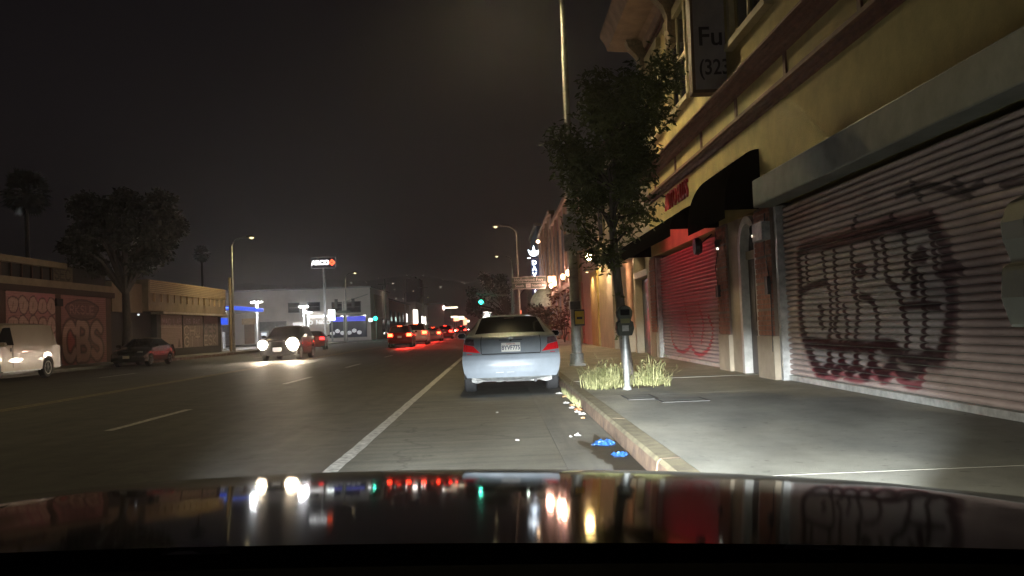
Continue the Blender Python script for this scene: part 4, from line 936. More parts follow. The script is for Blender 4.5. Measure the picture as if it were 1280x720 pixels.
# signals
SIGB = mat('signal_black', (0.02, 0.022, 0.02), 0.6, var=0.2)
GRN = glow('signal_green', (0.05, 1.0, 0.66), 2.6)
def signal_head(T, x, y, z, lit=True, face=-1):
    h_ = bx('signal_head', T, SIGB, x-0.18, x+0.18, y-0.1, y+0.12, z-0.18, z+0.92, bevel=0.02)
    for k in range(3):
        zc = z+0.02+k*0.34
        build('visor', MB().tube([(x, y+face*0.1, zc), (x, y+face*0.36, zc-0.02)], 0.14, 12, cap=False), SIGB, h_)
        m_ = GRN if (lit and k == 0) else mat('signal_lens_off', (0.03, 0.02, 0.02), 0.3, var=0.1)
        build('lens', MB().lathe([(0.01, face*0.05), (0.13, face*0.03), (0.30 if m_ is GRN else 0.13, 0.0)], (x, y+face*(0.40 if m_ is GRN else 0.12), zc), 'y', 14), m_, h_)  # lit lens oversized: green bloom put into its shape
    return h_
M_ = thing('signal_mast', 'signal mast with a green light on its arm over the road before the round tree', 'traffic light', (2.2, 128.8, 0.0))
build('pole', MB().tube([(2.2, 128.8, 0), (2.2, 128.8, 6.4)], [0.16, 0.12], 12), POLEM, M_); build('arm', MB().tube([(2.2, 128.8, 5.6), (-2.9, 128.8, 6.1)], [0.09, 0.05], 8), POLEM, M_)
signal_head(M_, -2.25, 128.6, 4.85)
lamp('green_glow', 'POINT', (-2.25, 127.9, 4.85), 200, (0.1, 1, 0.65), M_, 0.15)
M2 = thing('signal_post', 'short signal post showing green beside the white corner shop', 'traffic light', (-17.6, 130.5, 0.0))
build('pole', MB().tube([(-17.6, 130.5, 0), (-17.6, 130.5, 4.2)], 0.07, 10), POLEM, M2); signal_head(M2, -17.6, 130.3, 3.1)
lamp('green_glow', 'POINT', (-17.6, 129.6, 3.1), 35, (0.1, 1, 0.65), M2, 0.15)
bx('walk_signal', M2, glow('walk_white', (1, 1, 1), 5), -18.6, -18.1, 130.2, 130.3, 2.7, 3.15)
M3 = thing('traffic_signal', 'signal arm with unlit backs of lights on the forecourt corner', 'traffic light', (-18.0, 106.6, 0.1))
build('arm', MB().tube([(-18.15, 106.6, 0.1), (-18.15, 106.6, 4.9), (-17.5, 106.6, 5.0), (-15.2, 106.6, 5.7)], [0.1, 0.09, 0.07, 0.04], 8), POLEM, M3)
for x_, z_ in ((-19.0, 4.3), (-17.0, 4.3)): signal_head(M3, x_, 106.4, z_, lit=False, face=1)
build('head_bar', MB().box(-19.0, -17.0, 106.55, 106.62, 4.7, 4.76), POLEM, M3)
bx('street_name_plate', M3, mat('street_name_green', (0.03, 0.07, 0.05), 0.5), -18.9, -17.4, 106.5, 106.53, 3.55, 3.85)
U = thing('utility_pole', 'plain timber pole at the end of the shuttered shop', 'pole', (-19.7, 66.6, 0.1))
build('shaft', MB().tube([(-19.7, 66.6, 0.1), (-19.7, 66.6, 5.55)], [0.13, 0.10], 10), mat('weathered_timber', (0.24, 0.19, 0.11), 0.85, var=0.3, scale=12, stretch=(1, 1, 0.1)), U)
build('cap', MB().lathe([(0.13, 0), (0.13, 0.06), (0.02, 0.12)], (-19.7, 66.6, 5.54), 'z', 10), DARKST, U)
for x_, y_, h_ in ((-17.6, 142, 9.5), (-15.5, 190, 11.0)):
    q = thing('utility_pole', 'distant bare pole beyond the crossing' if y_ == 142 else 'distant tall pole with crossarm further along the street', 'pole', (x_, y_, 0))
    build('shaft', MB().tube([(x_, y_, 0), (x_, y_, h_)], [0.16, 0.1], 8), POLEM, q); build('crossarm', MB().box(x_-1.1, x_+1.1, y_-0.06, y_+0.06, h_-0.9, h_-0.78), POLEM, q)

# covers, litter, weeds
for i, (x0, x1, y0, y1) in enumerate(((1.73, 2.08, 11.95, 12.65), (2.08, 2.62, 11.38, 11.9))):
    T = thing('utility_cover', ('narrow' if i == 0 else 'wide')+' rectangular concrete utility cover set in the pavement', 'utility cover', (x0, y0, 0.15), 0)
    mb = MB()
    for a in ((x0-0.03, x0, y0-0.03, y1+0.03), (x1, x1+0.03, y0-0.03, y1+0.03), (x0, x1, y0-0.03, y0), (x0, x1, y1, y1+0.03)): mb.box(*a, 0.146, 0.1546)
    build('frame', mb, mat('dark_cover_frame', (0.03, 0.03, 0.028), 0.7), T)
    bx('lid', T, WALKC, x0+0.004, x1-0.004, y0+0.004, y1-0.004, 0.146, 0.1542)
    bx('pick_hole', T, MATS['dark_cover_frame'], (x0+x1)/2-0.09, (x0+x1)/2+0.09, (y0+y1)/2-0.025, (y0+y1)/2+0.025, 0.15, 0.1558)
def crumple(c, r, seed, flat=0.5, n=9):
    mb = MB()
    def fn(u, v):                       # a crumpled sheet with a ragged outline
        p, q = u*2-1, v*2-1
        e = 1+0.55*mnoise.noise((p*1.3+seed, q*1.3, 0.3))
        h = abs(mnoise.noise((p*2.2+seed, q*2.2, 5)))*0.9+abs(mnoise.noise((p*5+seed, q*5, 9)))*0.5
        edge = (1-p**4)*(1-q**4)
        return (c[0]+r*e*(p+0.25*mnoise.noise((q*3, p*3, seed))), c[1]+r*1.5*e*(q+0.25*mnoise.noise((p*3, q*3, seed+4))), c[2]+0.004+r*flat*2.0*h*edge)
    return mb.grid(fn, 14, 14)
BLUE = mat('blue_plastic_film', (0.02, 0.085, 0.26), 0.5, var=0.5, scale=25, spec=0.6)
for i, (c, r) in enumerate((((0.99, 8.75, 0.008), 0.10), ((1.04, 7.95, 0.008), 0.07))):
    tag(build('plastic_bag', crumple(c, r, 11+i, 0.38), BLUE, loc=(c[0], c[1], 0.008)), ('larger' if i == 0 else 'smaller')+' crumpled blue plastic bag lying in the dark gutter grime', 'litter')
PAPER = mat('paper_scrap_white', (0.36, 0.345, 0.32), 0.8, var=0.25, scale=30)
rl = random.Random(5)
for i, (x, y, r, w) in enumerate([(0.98, 13.4, 0.05, 0), (1.04, 13.0, 0.045, 1), (1.0, 12.6, 0.05, 0), (1.06, 12.3, 0.06, 2), (1.02, 12.0, 0.045, 0), (1.05, 11.7, 0.05, 0), (1.0, 15.3, 0.06, 0), (1.05, 14.6, 0.05, 1), (0.80, 9.5, 0.035, 0), (0.72, 9.4, 0.02, 0), (0.16, 9.3, 0.022, 0), (0.45, 6.95, 0.03, 0), (-0.05, 12.4, 0.02, 0), (1.02, 11.2, 0.03, 1)]):
    m_ = [PAPER, mat('tan_cardboard', (0.36, 0.22, 0.11), 0.8, var=0.2), mat('orange_wrapper', (0.30, 0.13, 0.06), 0.5, var=0.2)][w]
    labs = {6: 'pale litter scrap against the tyre of the silver saloon', 8: 'pale crumpled scrap beside the wet gutter grime', 9: 'tiny pale scrap beside the wet gutter grime', 10: 'small pale scrap alone on the parking lane asphalt', 11: 'pale scrap at the asphalt seam before the black bonnet', 12: 'tiny pale scrap on the asphalt behind the silver saloon', 7: 'brown cardboard scrap under the kerb behind the silver saloon', 13: 'small brown cardboard scrap between the litter heap and the blue bags'}
    o = tag(build('paper_scrap', crumple((x, y, 0.006 if x > 0.53 else 0.004), r*0.85, 20+i, 0.55), m_, loc=(x, y, 0.006 if x > 0.53 else 0.004)), labs.get(i) or ['scrap of pale litter in the heap along the kerb foot', 'scrap of brown cardboard litter by the kerb', 'orange wrapper among the litter by the kerb'][w], 'litter', 'litter along the gutter')
WEEDM = mat('dry_weeds', (0.15, 0.165, 0.05), 0.7, var=0.4, scale=5, col2=(0.36, 0.35, 0.17))
mb = MB(); rw_ = random.Random(9)
def blades(mb, cx, cy, sx, sy_, n, h):
    for _ in range(n):
        x, y = cx+rw_.gauss(0, sx), cy+rw_.gauss(0, sy_)
        hh = h*rw_.uniform(0.15, 1.0)**1.2*(0.55+0.9*abs(mnoise.noise((x*5, y*5, 2))))*1.5; a = rw_.uniform(0, 2*PI); ln = rw_.uniform(0.2, 1.5)*hh; w = rw_.uniform(0.002, 0.0055)
        dx, dy = math.cos(a), math.sin(a)
        p = [Vector((x, y, 0.15)), Vector((x+dx*ln*0.25, y+dy*ln*0.25, 0.15+hh*0.6)), Vector((x+dx*ln, y+dy*ln, 0.15+hh))]
        s = Vector((-dy, dx, 0))*w
        if abs(x-2.0) > 0.95: continue
        mb.add([p[0]-s, p[0]+s, p[1]+s*0.8, p[1]-s*0.8, p[2]], [(0, 1, 2, 3), (3, 2, 4)])
        if rw_.random() < 0.6:
            q = p[1].lerp(p[2], 0.4); e_ = Vector((rw_.uniform(-1, 1), rw_.uniform(-1, 1), 0.6))*0.06
            mb.add([q, q+e_+s*2, q+e_*1.8, q+e_-s*2], [(0, 1, 2, 3)])
blades(mb, 1.72, 14.6, 0.15, 0.30, 800, 0.36); blades(mb, 2.52, 14.6, 0.10, 0.25, 260, 0.44); blades(mb, 2.3, 14.7, 0.16, 0.25, 280, 0.26); blades(mb, 2.05, 15.0, 0.3, 0.25, 350, 0.24); blades(mb, 1.6, 14.3, 0.12, 0.2, 300, 0.22)
tag(build('weeds', mb, WEEDM), 'dry yellow green weeds round the foot of the tree', 'weeds', kind='stuff')
mb = MB()
for _ in range(180):
    y = rw_.uniform(12.6, 15.8); x = KX+rw_.uniform(-0.06, 0.01); h = rw_.uniform(0.04, 0.13)
    mb.add([(x, y, 0), (x+0.008, y, 0), (x+rw_.uniform(-0.05, 0.05), y+rw_.uniform(-0.05, 0.05), h)], [(0, 1, 2)])
tag(build('gutter_weeds', mb, WEEDM), 'sparse weeds growing along the foot of the kerb', 'weeds', kind='stuff')
mb = MB(); n = 18
mb.add([(2.05+0.72*math.cos(2*PI*k/n)*R.uniform(0.9, 1.1), 14.6+0.7*math.sin(2*PI*k/n)*R.uniform(0.9, 1.1), 0.1585) for k in range(n)], [tuple(range(n))])
struct('tree_pit', mb, mat('dry_soil', (0.12, 0.09, 0.05), 0.95, var=0.4, scale=20, bump=0.6))

# ================================================================== TREES
BARK = mat('grey_brown_bark', (0.075, 0.064, 0.052), 0.9, var=0.4, scale=14, bump=0.7, bscale=30, stretch=(1, 1, 0.25))
def leaf_mat(name, a, b):
    m = mat(name, a, 0.55, var=0.3, scale=1.2, col2=b)
    return m
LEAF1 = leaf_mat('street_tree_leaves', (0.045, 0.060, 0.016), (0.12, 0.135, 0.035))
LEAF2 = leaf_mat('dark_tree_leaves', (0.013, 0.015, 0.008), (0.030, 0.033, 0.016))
rt = random.Random(21)
T = thing('street_tree', 'slim leaning street tree with small leaves growing from the weedy pit', 'tree', (2.1, 14.75, 0.15))
trunk = [(2.13, 14.75, 0.12), (2.10, 14.75, 0.6), (2.05, 14.75, 1.3), (2.00, 14.77, 2.0), (1.97, 14.8, 2.7), (2.0, 14.85, 3.4), (2.05, 14.85, 4.1), (2.2, 14.85, 4.9)]
tr = build('trunk', MB().tube(trunk, [0.105, 0.085, 0.076, 0.07, 0.062, 0.05, 0.04, 0.02], 12), mat('pale_bark', (0.15, 0.13, 0.11), 0.9, var=0.4, scale=14, bump=0.7, bscale=30, stretch=(1, 1, 0.25)), T, smooth=True)
cl = []; limbs = MB(); twig = MB()
def limb(p0, p1, r0, seedbend=0.12):
    p0, p1 = Vector(p0), Vector(p1); m1 = p0.lerp(p1, 0.35)+Vector((rt.uniform(-1, 1), rt.uniform(-1, 1), rt.uniform(0, 1)))*seedbend; m2 = p0.lerp(p1, 0.7)+Vector((rt.uniform(-1, 1), rt.uniform(-1, 1), rt.uniform(0, 1)))*seedbend
    limbs.tube([p0, m1, m2, p1], [r0, r0*0.75, r0*0.5, r0*0.2], 6); return [m1, m2, p1]
tips = [(1.30, 14.6, 3.75), (1.45, 14.9, 2.9), (1.22, 15.0, 4.3), (1.65, 14.3, 4.6), (1.85, 15.1, 5.25), (2.45, 14.8, 5.2), (2.75, 14.6, 4.6), (2.6, 15.2, 4.0), (2.35, 14.4, 3.5), (1.6, 15.1, 2.45), (2.55, 14.9, 3.05), (1.75, 14.4, 2.3), (2.0, 14.6, 4.2), (1.7, 15.2, 3.6), (2.2, 15.3, 3.2), (2.2, 14.3, 4.9), (3.0, 14.8, 5.35), (1.5, 14.6, 3.3), (2.1, 14.7, 2.9), (1.55, 14.8, 4.0), (2.4, 14.7, 4.3), (1.95, 14.9, 4.75), (2.3, 14.95, 3.7)]
for t_ in tips:
    hgt = min(max((t_[2]-0.55), 1.9), 4.6); k = [p for p in trunk if p[2] <= hgt+0.3][-1]
    ps = limb(k, t_, 0.035)
    cl.append((t_, (0.34, 0.40, 0.34)))
    cl.append((tuple(ps[1]), (0.22, 0.26, 0.24)))
build('branches', limbs, BARK, tr)
mb = MB(); leaves(mb, [c_ for c_ in cl if c_[0][2] > 3.2], 330, 0.125, rt, 0.36, 0.35); leaves(mb, [c_ for c_ in cl if c_[0][2] <= 3.2], 120, 0.115, rt, 0.36, 0.35)
leaves(mb, [((2.95, 14.9, 5.6), (0.22, 0.3, 0.45)), ((2.75, 14.8, 5.2), (0.3, 0.3, 0.3)), ((3.15, 14.9, 5.15), (0.12, 0.2, 0.12))], 90, 0.12, rt, 0.3, 0.4)
build('crown', mb, LEAF1, T)
# suckers on the trunk
mb = MB(); leaves(mb, [((2.02, 14.64, 0.98), (0.08, 0.06, 0.10)), ((2.0, 14.66, 1.62), (0.10, 0.05, 0.05))], 16, 0.09, rt, 0.4, -0.2); build('sucker_leaves', mb, LEAF1, T)

def round_tree(name, label, base, trunk_h, centers, n, size, lm, tr_r=0.22, group=None, kindname='tree'):
    T = thing(name, label, kindname, base, 0, group)
    x, y, z = base
    mb = MB().tube([(x, y, z), (x+0.05, y, z+trunk_h*0.5), (x, y, z+trunk_h), (x, y, z+trunk_h*1.5)], [tr_r*1.3, tr_r, tr_r*0.8, tr_r*0.4], 10)
    t_ = build('trunk', mb, BARK, T, smooth=True)
    lm_ = MB()
    for c, r in centers: lm_.tube([(x, y, z+trunk_h*0.95), tuple((Vector((x, y, z+trunk_h*1.2))+Vector(c))/2), c], [tr_r*0.5, tr_r*0.3, tr_r*0.1], 6)
    build('branches', lm_, BARK, t_)
    mb = MB(); leaves(mb, centers, n, size, rt, 0.6, 0.2); build('crown', mb, lm, T)
    return T
cx, cy, cz = -18.9, 46.0, 6.45
cen = [((cx, cy, cz), (2.7, 2.7, 2.4))]
for k in range(40):
    a = rt.uniform(0, 2*PI); e_ = rt.uniform(-0.75, 1.1); rr = rt.uniform(0.78, 1.0)
    cen.append(((cx+2.8*rr*math.cos(a)*math.cos(e_), cy+2.8*rr*math.sin(a)*math.cos(e_), cz+2.65*rr*math.sin(e_)), (rt.uniform(0.55, 0.95),)*2+(rt.uniform(0.5, 0.75),)))
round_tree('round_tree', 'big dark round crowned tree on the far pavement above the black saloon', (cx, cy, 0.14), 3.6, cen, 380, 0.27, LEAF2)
fx, fy, fz = 1.3, 152.0, 5.9
cen = [((-1.2, fy, 6.3), (3.0, 3.0, 3.2))]
for k in range(22):
    a = rt.uniform(0, 2*PI); e_ = rt.uniform(-1.0, 1.2); rr = rt.uniform(0.8, 1.0)
    cen.append(((-1.2+3.6*rr*math.cos(a)*math.cos(e_), fy+3.4*rr*math.sin(a)*math.cos(e_), 6.3+4.1*rr*math.sin(e_)), (rt.uniform(0.8, 1.3),)*3))
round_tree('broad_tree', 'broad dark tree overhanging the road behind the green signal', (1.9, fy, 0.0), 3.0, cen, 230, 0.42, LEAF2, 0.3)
def palm(label, x, y, h, cr, n=46):
    T = thing('palm_tree', label, 'palm', (x, y, 0), 0, 'palm trees')
    build('trunk', MB().tube([(x, y, 0), (x+0.1, y, h*0.5), (x, y, h)], [0.28, 0.2, 0.18], 9), BARK, T, smooth=True)
    mb = MB()
    for k in range(n):
        a = rt.uniform(0, 2*PI); e_ = rt.uniform(-1.25, 1.35); L_ = cr*rt.uniform(0.85, 1.1)
        d = Vector((math.cos(a)*math.cos(e_), math.sin(a)*math.cos(e_), math.sin(e_))); o_ = Vector((x, y, h))
        s = d.cross(Vector((0, 0, 1))).normalized() if abs(d.z) < 0.98 else Vector((1, 0, 0)); u_ = s.cross(d)
        mid = o_+d*L_*0.5
        mb.tube([o_, mid], [0.03, 0.02], 4)
        for j in range(13):                       # fan of leaflets
            b = (j-6)/6*1.35; q = (d*math.cos(b)+s*math.sin(b)).normalized(); tip = mid+q*L_*0.5*rt.uniform(0.85, 1.05)+Vector((0, 0, -0.12*L_*abs(b))); w = u_.cross(q)*0.05*L_
            mb.add([mid, mid+q*L_*0.28+w, tip, mid+q*L_*0.28-w], [(0, 1, 2, 3)])
    build('fronds', mb, LEAF2, T)
palm('tall fan palm standing behind the graffitied building', -38.9, 75, 13.9, 2.15, 110)
palm('small distant fan palm above the forecourt roofs', -52.2, 160, 16.2, 1.7, 80)
def shrub(label, base, r, n, size, lm, cat='shrub'):
    T = thing('shrub', label, cat, base)
    build('stems', MB().tube([base, (base[0]+0.05, base[1], base[2]+r[2])], [0.04, 0.015], 6).tube([base, (base[0]-r[0]*0.5, base[1], base[2]+r[2]*1.2)], [0.03, 0.01], 5).tube([base, (base[0]+r[0]*0.5, base[1]-0.2, base[2]+r[2]*1.3)], [0.03, 0.01], 5), BARK, T)
    cs = [((base[0]+rt.uniform(-1, 1)*r[0]*0.6, base[1]+rt.uniform(-1, 1)*r[1]*0.6, base[2]+r[2]*rt.uniform(0.4, 1.7)), (r[0]*0.5, r[1]*0.5, r[2]*0.4)) for _ in range(9)]
    mb = MB(); leaves(mb, cs, n, size, rt, 0.5, 0.1); build('foliage', mb, lm, T)
shrub('sparse reddish shrub against the rose coloured wall', (3.9, 52.5, 0.15), (0.8, 1.2, 1.7), 60, 0.22, leaf_mat('red_leaves', (0.09, 0.03, 0.02), (0.14, 0.07, 0.03)))
shrub('low scrubby bush by the pavement beside the lamp pole', (3.1, 58.0, 0.15), (0.7, 1.0, 0.6), 60, 0.2, LEAF1)
H_ = thing('hedge', 'dark clipped hedge under the pale dome awning', 'hedge', (3.2, 68, 0.15))
mb = MB(); leaves(mb, [((3.1+rt.uniform(-0.7, 0.9), 67+rt.uniform(-2, 2), 0.3+rt.uniform(0, 2.3)), (0.4, 0.5, 0.35)) for _ in range(26)], 80, 0.22, rt, 0.6, 0.1)
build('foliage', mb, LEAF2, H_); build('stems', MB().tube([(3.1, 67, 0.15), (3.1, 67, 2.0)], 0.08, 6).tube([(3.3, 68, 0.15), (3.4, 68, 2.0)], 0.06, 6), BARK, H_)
# pale dome awning
Dm = thing('dome_awning', 'pale green white dome awning on the lit building above the hedge', 'awning', (4.55, 76.0, 2.8))
PALE = mat('pale_awning_fabric', (0.52, 0.58, 0.52), 0.8, var=0.25, scale=4)
for k in range(6):
    a0, a1 = PI/2+PI*k/6, PI/2+PI*(k+1)/6
    build('gore', MB().grid(lambda u, v: (4.55+1.75*math.cos(a0+(a1-a0)*v)*math.cos(u*PI/2), 76+2.2*math.sin(a0+(a1-a0)*v)*math.cos(u*PI/2), 2.75+1.75*math.sin(u*PI/2)), 8, 5), PALE, Dm, smooth=True)
lamp('dome_light', 'POINT', (2.6, 73.0, 3.4), 14, (0.8, 1.0, 0.85), Dm, 0.1)
build('rib', MB().tube([(4.55-1.76*math.cos(t), 76, 2.75+1.76*math.sin(t)) for t in np.linspace(0, PI/2, 9)], 0.03, 5), GALV, Dm)

# ================================================================== LEFT SIDE
DKRED = mat('dark_maroon_wall', (0.10, 0.055, 0.045), 0.85, var=0.25, scale=2)
TAN = mat('tan_stucco', (0.27, 0.215, 0.15), 0.85, var=0.2, scale=1.5, bump=0.2)
CHAR = mat('charcoal_wall', (0.035, 0.033, 0.035), 0.85, var=0.25)
GRAF = mat('sprayed_metal_door', (1, 1, 1), 0.6, var=0.18, scale=2.5, attr='paint')
LX = LWX
FONT = {'A': [[(0, 0), (0.5, 1), (1, 0)], [(0.22, 0.4), (0.78, 0.4)]], 'B': [[(0, 0), (0, 1), (0.7, 0.95), (0.8, 0.75), (0.6, 0.55), (0, 0.5)], [(0.6, 0.52), (0.95, 0.3), (0.75, 0.03), (0, 0)]], 'C': [[(0.95, 0.8), (0.6, 1), (0.15, 0.85), (0, 0.5), (0.15, 0.12), (0.6, 0), (0.95, 0.2)]],
        'E': [[(0.9, 1), (0, 1), (0, 0), (0.9, 0)], [(0, 0.5), (0.7, 0.5)]], 'G': [[(0.95, 0.8), (0.6, 1), (0.15, 0.85), (0, 0.5), (0.15, 0.12), (0.6, 0), (0.95, 0.2), (0.95, 0.48), (0.6, 0.48)]], 'H': [[(0, 0), (0, 1)], [(1, 0), (1, 1)], [(0, 0.5), (1, 0.5)]],
        'K': [[(0, 0), (0, 1)], [(0.9, 1), (0, 0.45), (0.95, 0)]], 'L': [[(0, 1), (0, 0), (0.8, 0)]], 'M': [[(0, 0), (0.05, 1), (0.5, 0.4), (0.95, 1), (1, 0)]], 'O': [[(0.5, 0), (0.1, 0.15), (0, 0.5), (0.1, 0.85), (0.5, 1), (0.9, 0.85), (1, 0.5), (0.9, 0.15), (0.5, 0)]],
        'R': [[(0, 0), (0, 1), (0.7, 0.95), (0.85, 0.72), (0.6, 0.5), (0, 0.48)], [(0.45, 0.48), (0.95, 0)]], 'S': [[(0.9, 0.85), (0.5, 1), (0.1, 0.85), (0.15, 0.6), (0.8, 0.42), (0.9, 0.15), (0.5, 0), (0.05, 0.15)]], 'U': [[(0, 1), (0.05, 0.2), (0.5, 0), (0.95, 0.2), (1, 1)]], 'T': [[(0, 1), (1, 1)], [(0.5, 1), (0.5, 0)]], 'I': [[(0.5, 0), (0.5, 1)]]}
def word(s, y, z, w, h, gap, wid, col, outl=None, op=0.92):
    ly = []
    for c in s:
        if c != ' ':
            for st in FONT[c]:
                L_ = smooth_line([(y+p[0]*w, z+p[1]*h) for p in st], 5) if c in 'BCGOSRU' else [(y+p[0]*w, z+p[1]*h) for p in st]
                if outl: ly.insert(0, ('line', L_, wid*1.7, outl, op))
                ly.append(('line', L_, wid, col, op))
        y += w+gap
    return ly
def panel(parent, y0, y1, z0, z1, base, layers, x=LX+0.02, name='graffiti_panel', res=0.035):
    mb = MB(); nu, nv = int((y1-y0)/res), int((z1-z0)/res)
    mb.grid(lambda u, v: (x+0.012*math.sin((z0+(z1-z0)*v)*60), y0+(y1-y0)*u, z0+(z1-z0)*v), nu, nv)
    o = build(name, mb, GRAF, parent); set_paint(o, np.clip(spray([(p[1], p[2]) for p in mb.v], base, layers)*1.45, 0, 0.8)); return o
W1 = thing('graffiti_building', 'low dark maroon building with two graffiti covered doors, behind the van', 'building', (LX, 38, 0.14))
build('wall', MB().box(LX-8, LX-0.3, 22, 48.2, 0.1, 4.1).box(LX-0.31, LX, 22, 37.9, 0.1, 3.6).box(LX-0.31, LX, 47.55, 48.2, 0.1, 3.6).box(LX-0.31, LX, 42.15, 42.65, 0.1, 3.6), DKRED, W1)
bx('beam', W1, mat('dark_maroon_beam', (0.05, 0.028, 0.024), 0.8), LX-0.2, LX+0.18, 22, 48.3, 3.50, 3.78)
bx('ledge', W1, TAN, LX-0.3, LX+0.10, 22, 48.2, 3.785, 4.12)
bx('parapet', W1, TAN, LX-0.3, LX+0.04, 22, 43.3, 4.75, 5.02); bx('parapet_back', W1, CHAR, LX-0.6, LX-0.28, 22, 48.2, 4.1, 4.9)
for k in range(24): bx('louvre_post', W1, DKRED, LX-0.25, LX-0.18, 22.4+k*0.86, 22.5+k*0.86, 4.12, 4.75)
o = panel(W1, 42.4, 44.3, 4.12, 4.86, (0.11, 0.085, 0.06), word('SEC', 42.5, 4.25, 0.45, 0.5, 0.1, 0.05, (0.03, 0.02, 0.02)), LX-0.17)
pk = (0.33, 0.155, 0.15)
ly = [('cloud', ((41.0, 3.1), (1.3, 0.6)), 0.9, (0.40, 0.12, 0.18), 0.7)]
for k in range(5):
    y = 38.1+k*0.82
    for z, h in ((2.55, 0.75), (1.7, 0.75)):
        b_ = [(y+0.4+0.42*math.cos(t)*(1+0.15*math.sin(3*t+k)), z+h/2+h*0.52*math.sin(t)*(1+0.12*math.cos(2*t+k*2))) for t in np.linspace(0, 2*PI, 16)]
        ly += [('fill', b_, 0, (0.42, 0.28, 0.24), 0.8), ('line', b_, 0.03, (0.06, 0.02, 0.03), 0.85), ('line', [(y+0.35, z+0.25), (y+0.42, z+0.5)], 0.025, (0.06, 0.02, 0.03), 0.8)]
ly += [('line', smooth_line([(38+0.3*k, 1.45+0.12*(k % 2)) for k in range(14)]), 0.05, (0.06, 0.02, 0.03), 0.8)]
panel(W1, 37.92, 42.13, 0.14, 3.5, pk, ly)
ly = [('cloud', ((43.6, 0.9), (1.0, 1.3)), 0.5, (0.42, 0.09, 0.09), 0.85)]
ly += word('CBS', 42.95, 0.45, 1.15, 1.65, 0.30, 0.20, (0.40, 0.24, 0.20), (0.055, 0.025, 0.025))
bl = [(44.9+1.75*math.cos(t)*(1+0.08*math.sin(5*t)), 2.82+0.5*math.sin(t)) for t in np.linspace(0, 2*PI, 20)]
ly += [('fill', bl, 0, (0.12, 0.055, 0.06), 0.85), ('line', bl, 0.04, (0.05, 0.02, 0.03), 0.9)]+word('RKSUE', 43.6, 2.62, 0.42, 0.4, 0.12, 0.035, (0.30, 0.15, 0.15))
panel(W1, 42.67, 47.53, 0.14, 3.5, (0.27, 0.12, 0.115), ly)
bx('lintel_bracket', W1, CHAR, LX-0.02, LX+0.12, 42.1, 42.7, 2.95, 3.3)

W2 = thing('shuttered_shop', 'tan shop with slatted upper front and graffitied shutters by the timber pole', 'building', (LX, 57, 0.14))
build('wall', MB().box(LX-9, LX-0.4, 48.3, 67.2, 0.1, 4.55).box(LX-0.41, LX, 54.6, 55.2, 0.1, 2.75).box(LX-0.41, LX, 66.4, 67.2, 0.1, 2.75).box(LX-0.41, LX, 55.2, 66.4, 0.1, 0.62).box(LX-0.41, LX-0.05, 48.3, 49.2, 0.1, 2.8), CHAR, W2)
bx('entrance_back', W2, CHAR, LX-0.42, LX-0.36, 49.2, 54.6, 0.12, 2.8)
bx('entrance_door', W2, mat('dark_door_panel', (0.05, 0.05, 0.055), 0.5, var=0.2), LX-0.36, LX-0.30, 50.6, 51.7, 0.14, 2.3)
bx('fascia', W2, TAN, LX-0.4, LX+0.02, 48.3, 52.4, 2.8, 4.45)
fa = bx('fascia', W2, TAN, LX-0.4, LX+0.35, 52.45, 67.3, 2.92, 4.75)
for k in range(7): bx('slat', fa, mat('pale_slat', (0.46, 0.36, 0.22), 0.7, var=0.15), LX+0.35, LX+0.43, 52.5, 67.25, 3.97+k*0.112, 4.035+k*0.112)
for k in range(13): bx('fin', fa, MATS['pale_slat'], LX+0.35, LX+0.44, 53.2+k*1.13, 53.3+k*1.13, 3.45, 3.95)
bx('ledge', W2, mat('pale_ledge', (0.42, 0.38, 0.32), 0.7), LX-0.3, LX+0.45, 54.5, 67.3, 2.76, 2.90)
gp = (0.25, 0.185, 0.175)
ly = word('MAC LAB', 55.5, 2.12, 0.36, 0.38, 0.12, 0.035, (0.42, 0.30, 0.36))+[('fill', [(58.0, 0.65), (58.3, 1.3), (58.6, 0.7)], 0, (0.05, 0.03, 0.03), 0.8)]
ly += [('line', [(55.4, 0.8+0.12*k), (58.6, 0.82+0.12*k)], 0.012, (0.18, 0.12, 0.12), 0.6) for k in range(11)]
panel(W2, 55.22, 58.9, 0.62, 2.72, gp, ly)
BK = (0.045, 0.04, 0.045)
ly = word('LOS RAC', 59.2, 2.15, 0.36, 0.35, 0.12, 0.035, (0.42, 0.32, 0.38))+word('CHU', 59.3, 1.42, 0.85, 0.62, 0.25, 0.075, (0.36, 0.29, 0.26), BK)+word('GIT', 59.3, 0.70, 0.85, 0.62, 0.25, 0.075, (0.36, 0.29, 0.26), BK)
panel(W2, 59.0, 63.0, 0.62, 2.72, (0.19, 0.145, 0.14), ly)
ly = word('MES', 63.3, 1.5, 0.75, 0.65, 0.2, 0.07, BK)+word('ESK', 63.3, 0.72, 0.75, 0.65, 0.2, 0.07, (0.33, 0.27, 0.25), BK)
panel(W2, 63.1, 66.38, 0.62, 2.72, (0.17, 0.13, 0.13), ly)
for y in (58.95, 63.05): bx('shutter_post', W2, CHAR, LX-0.05, LX+0.07, y-0.05, y+0.05, 0.62, 2.75)
build('eave_light', MB().lathe([(0.02, 0), (0.07, 0.03), (0.05, 0.1)], (LX+0.1, 51.6, 2.62), 'z', 8), glow('pale_eave_bulb', (0.9, 0.95, 1.0), 1.2), W2)

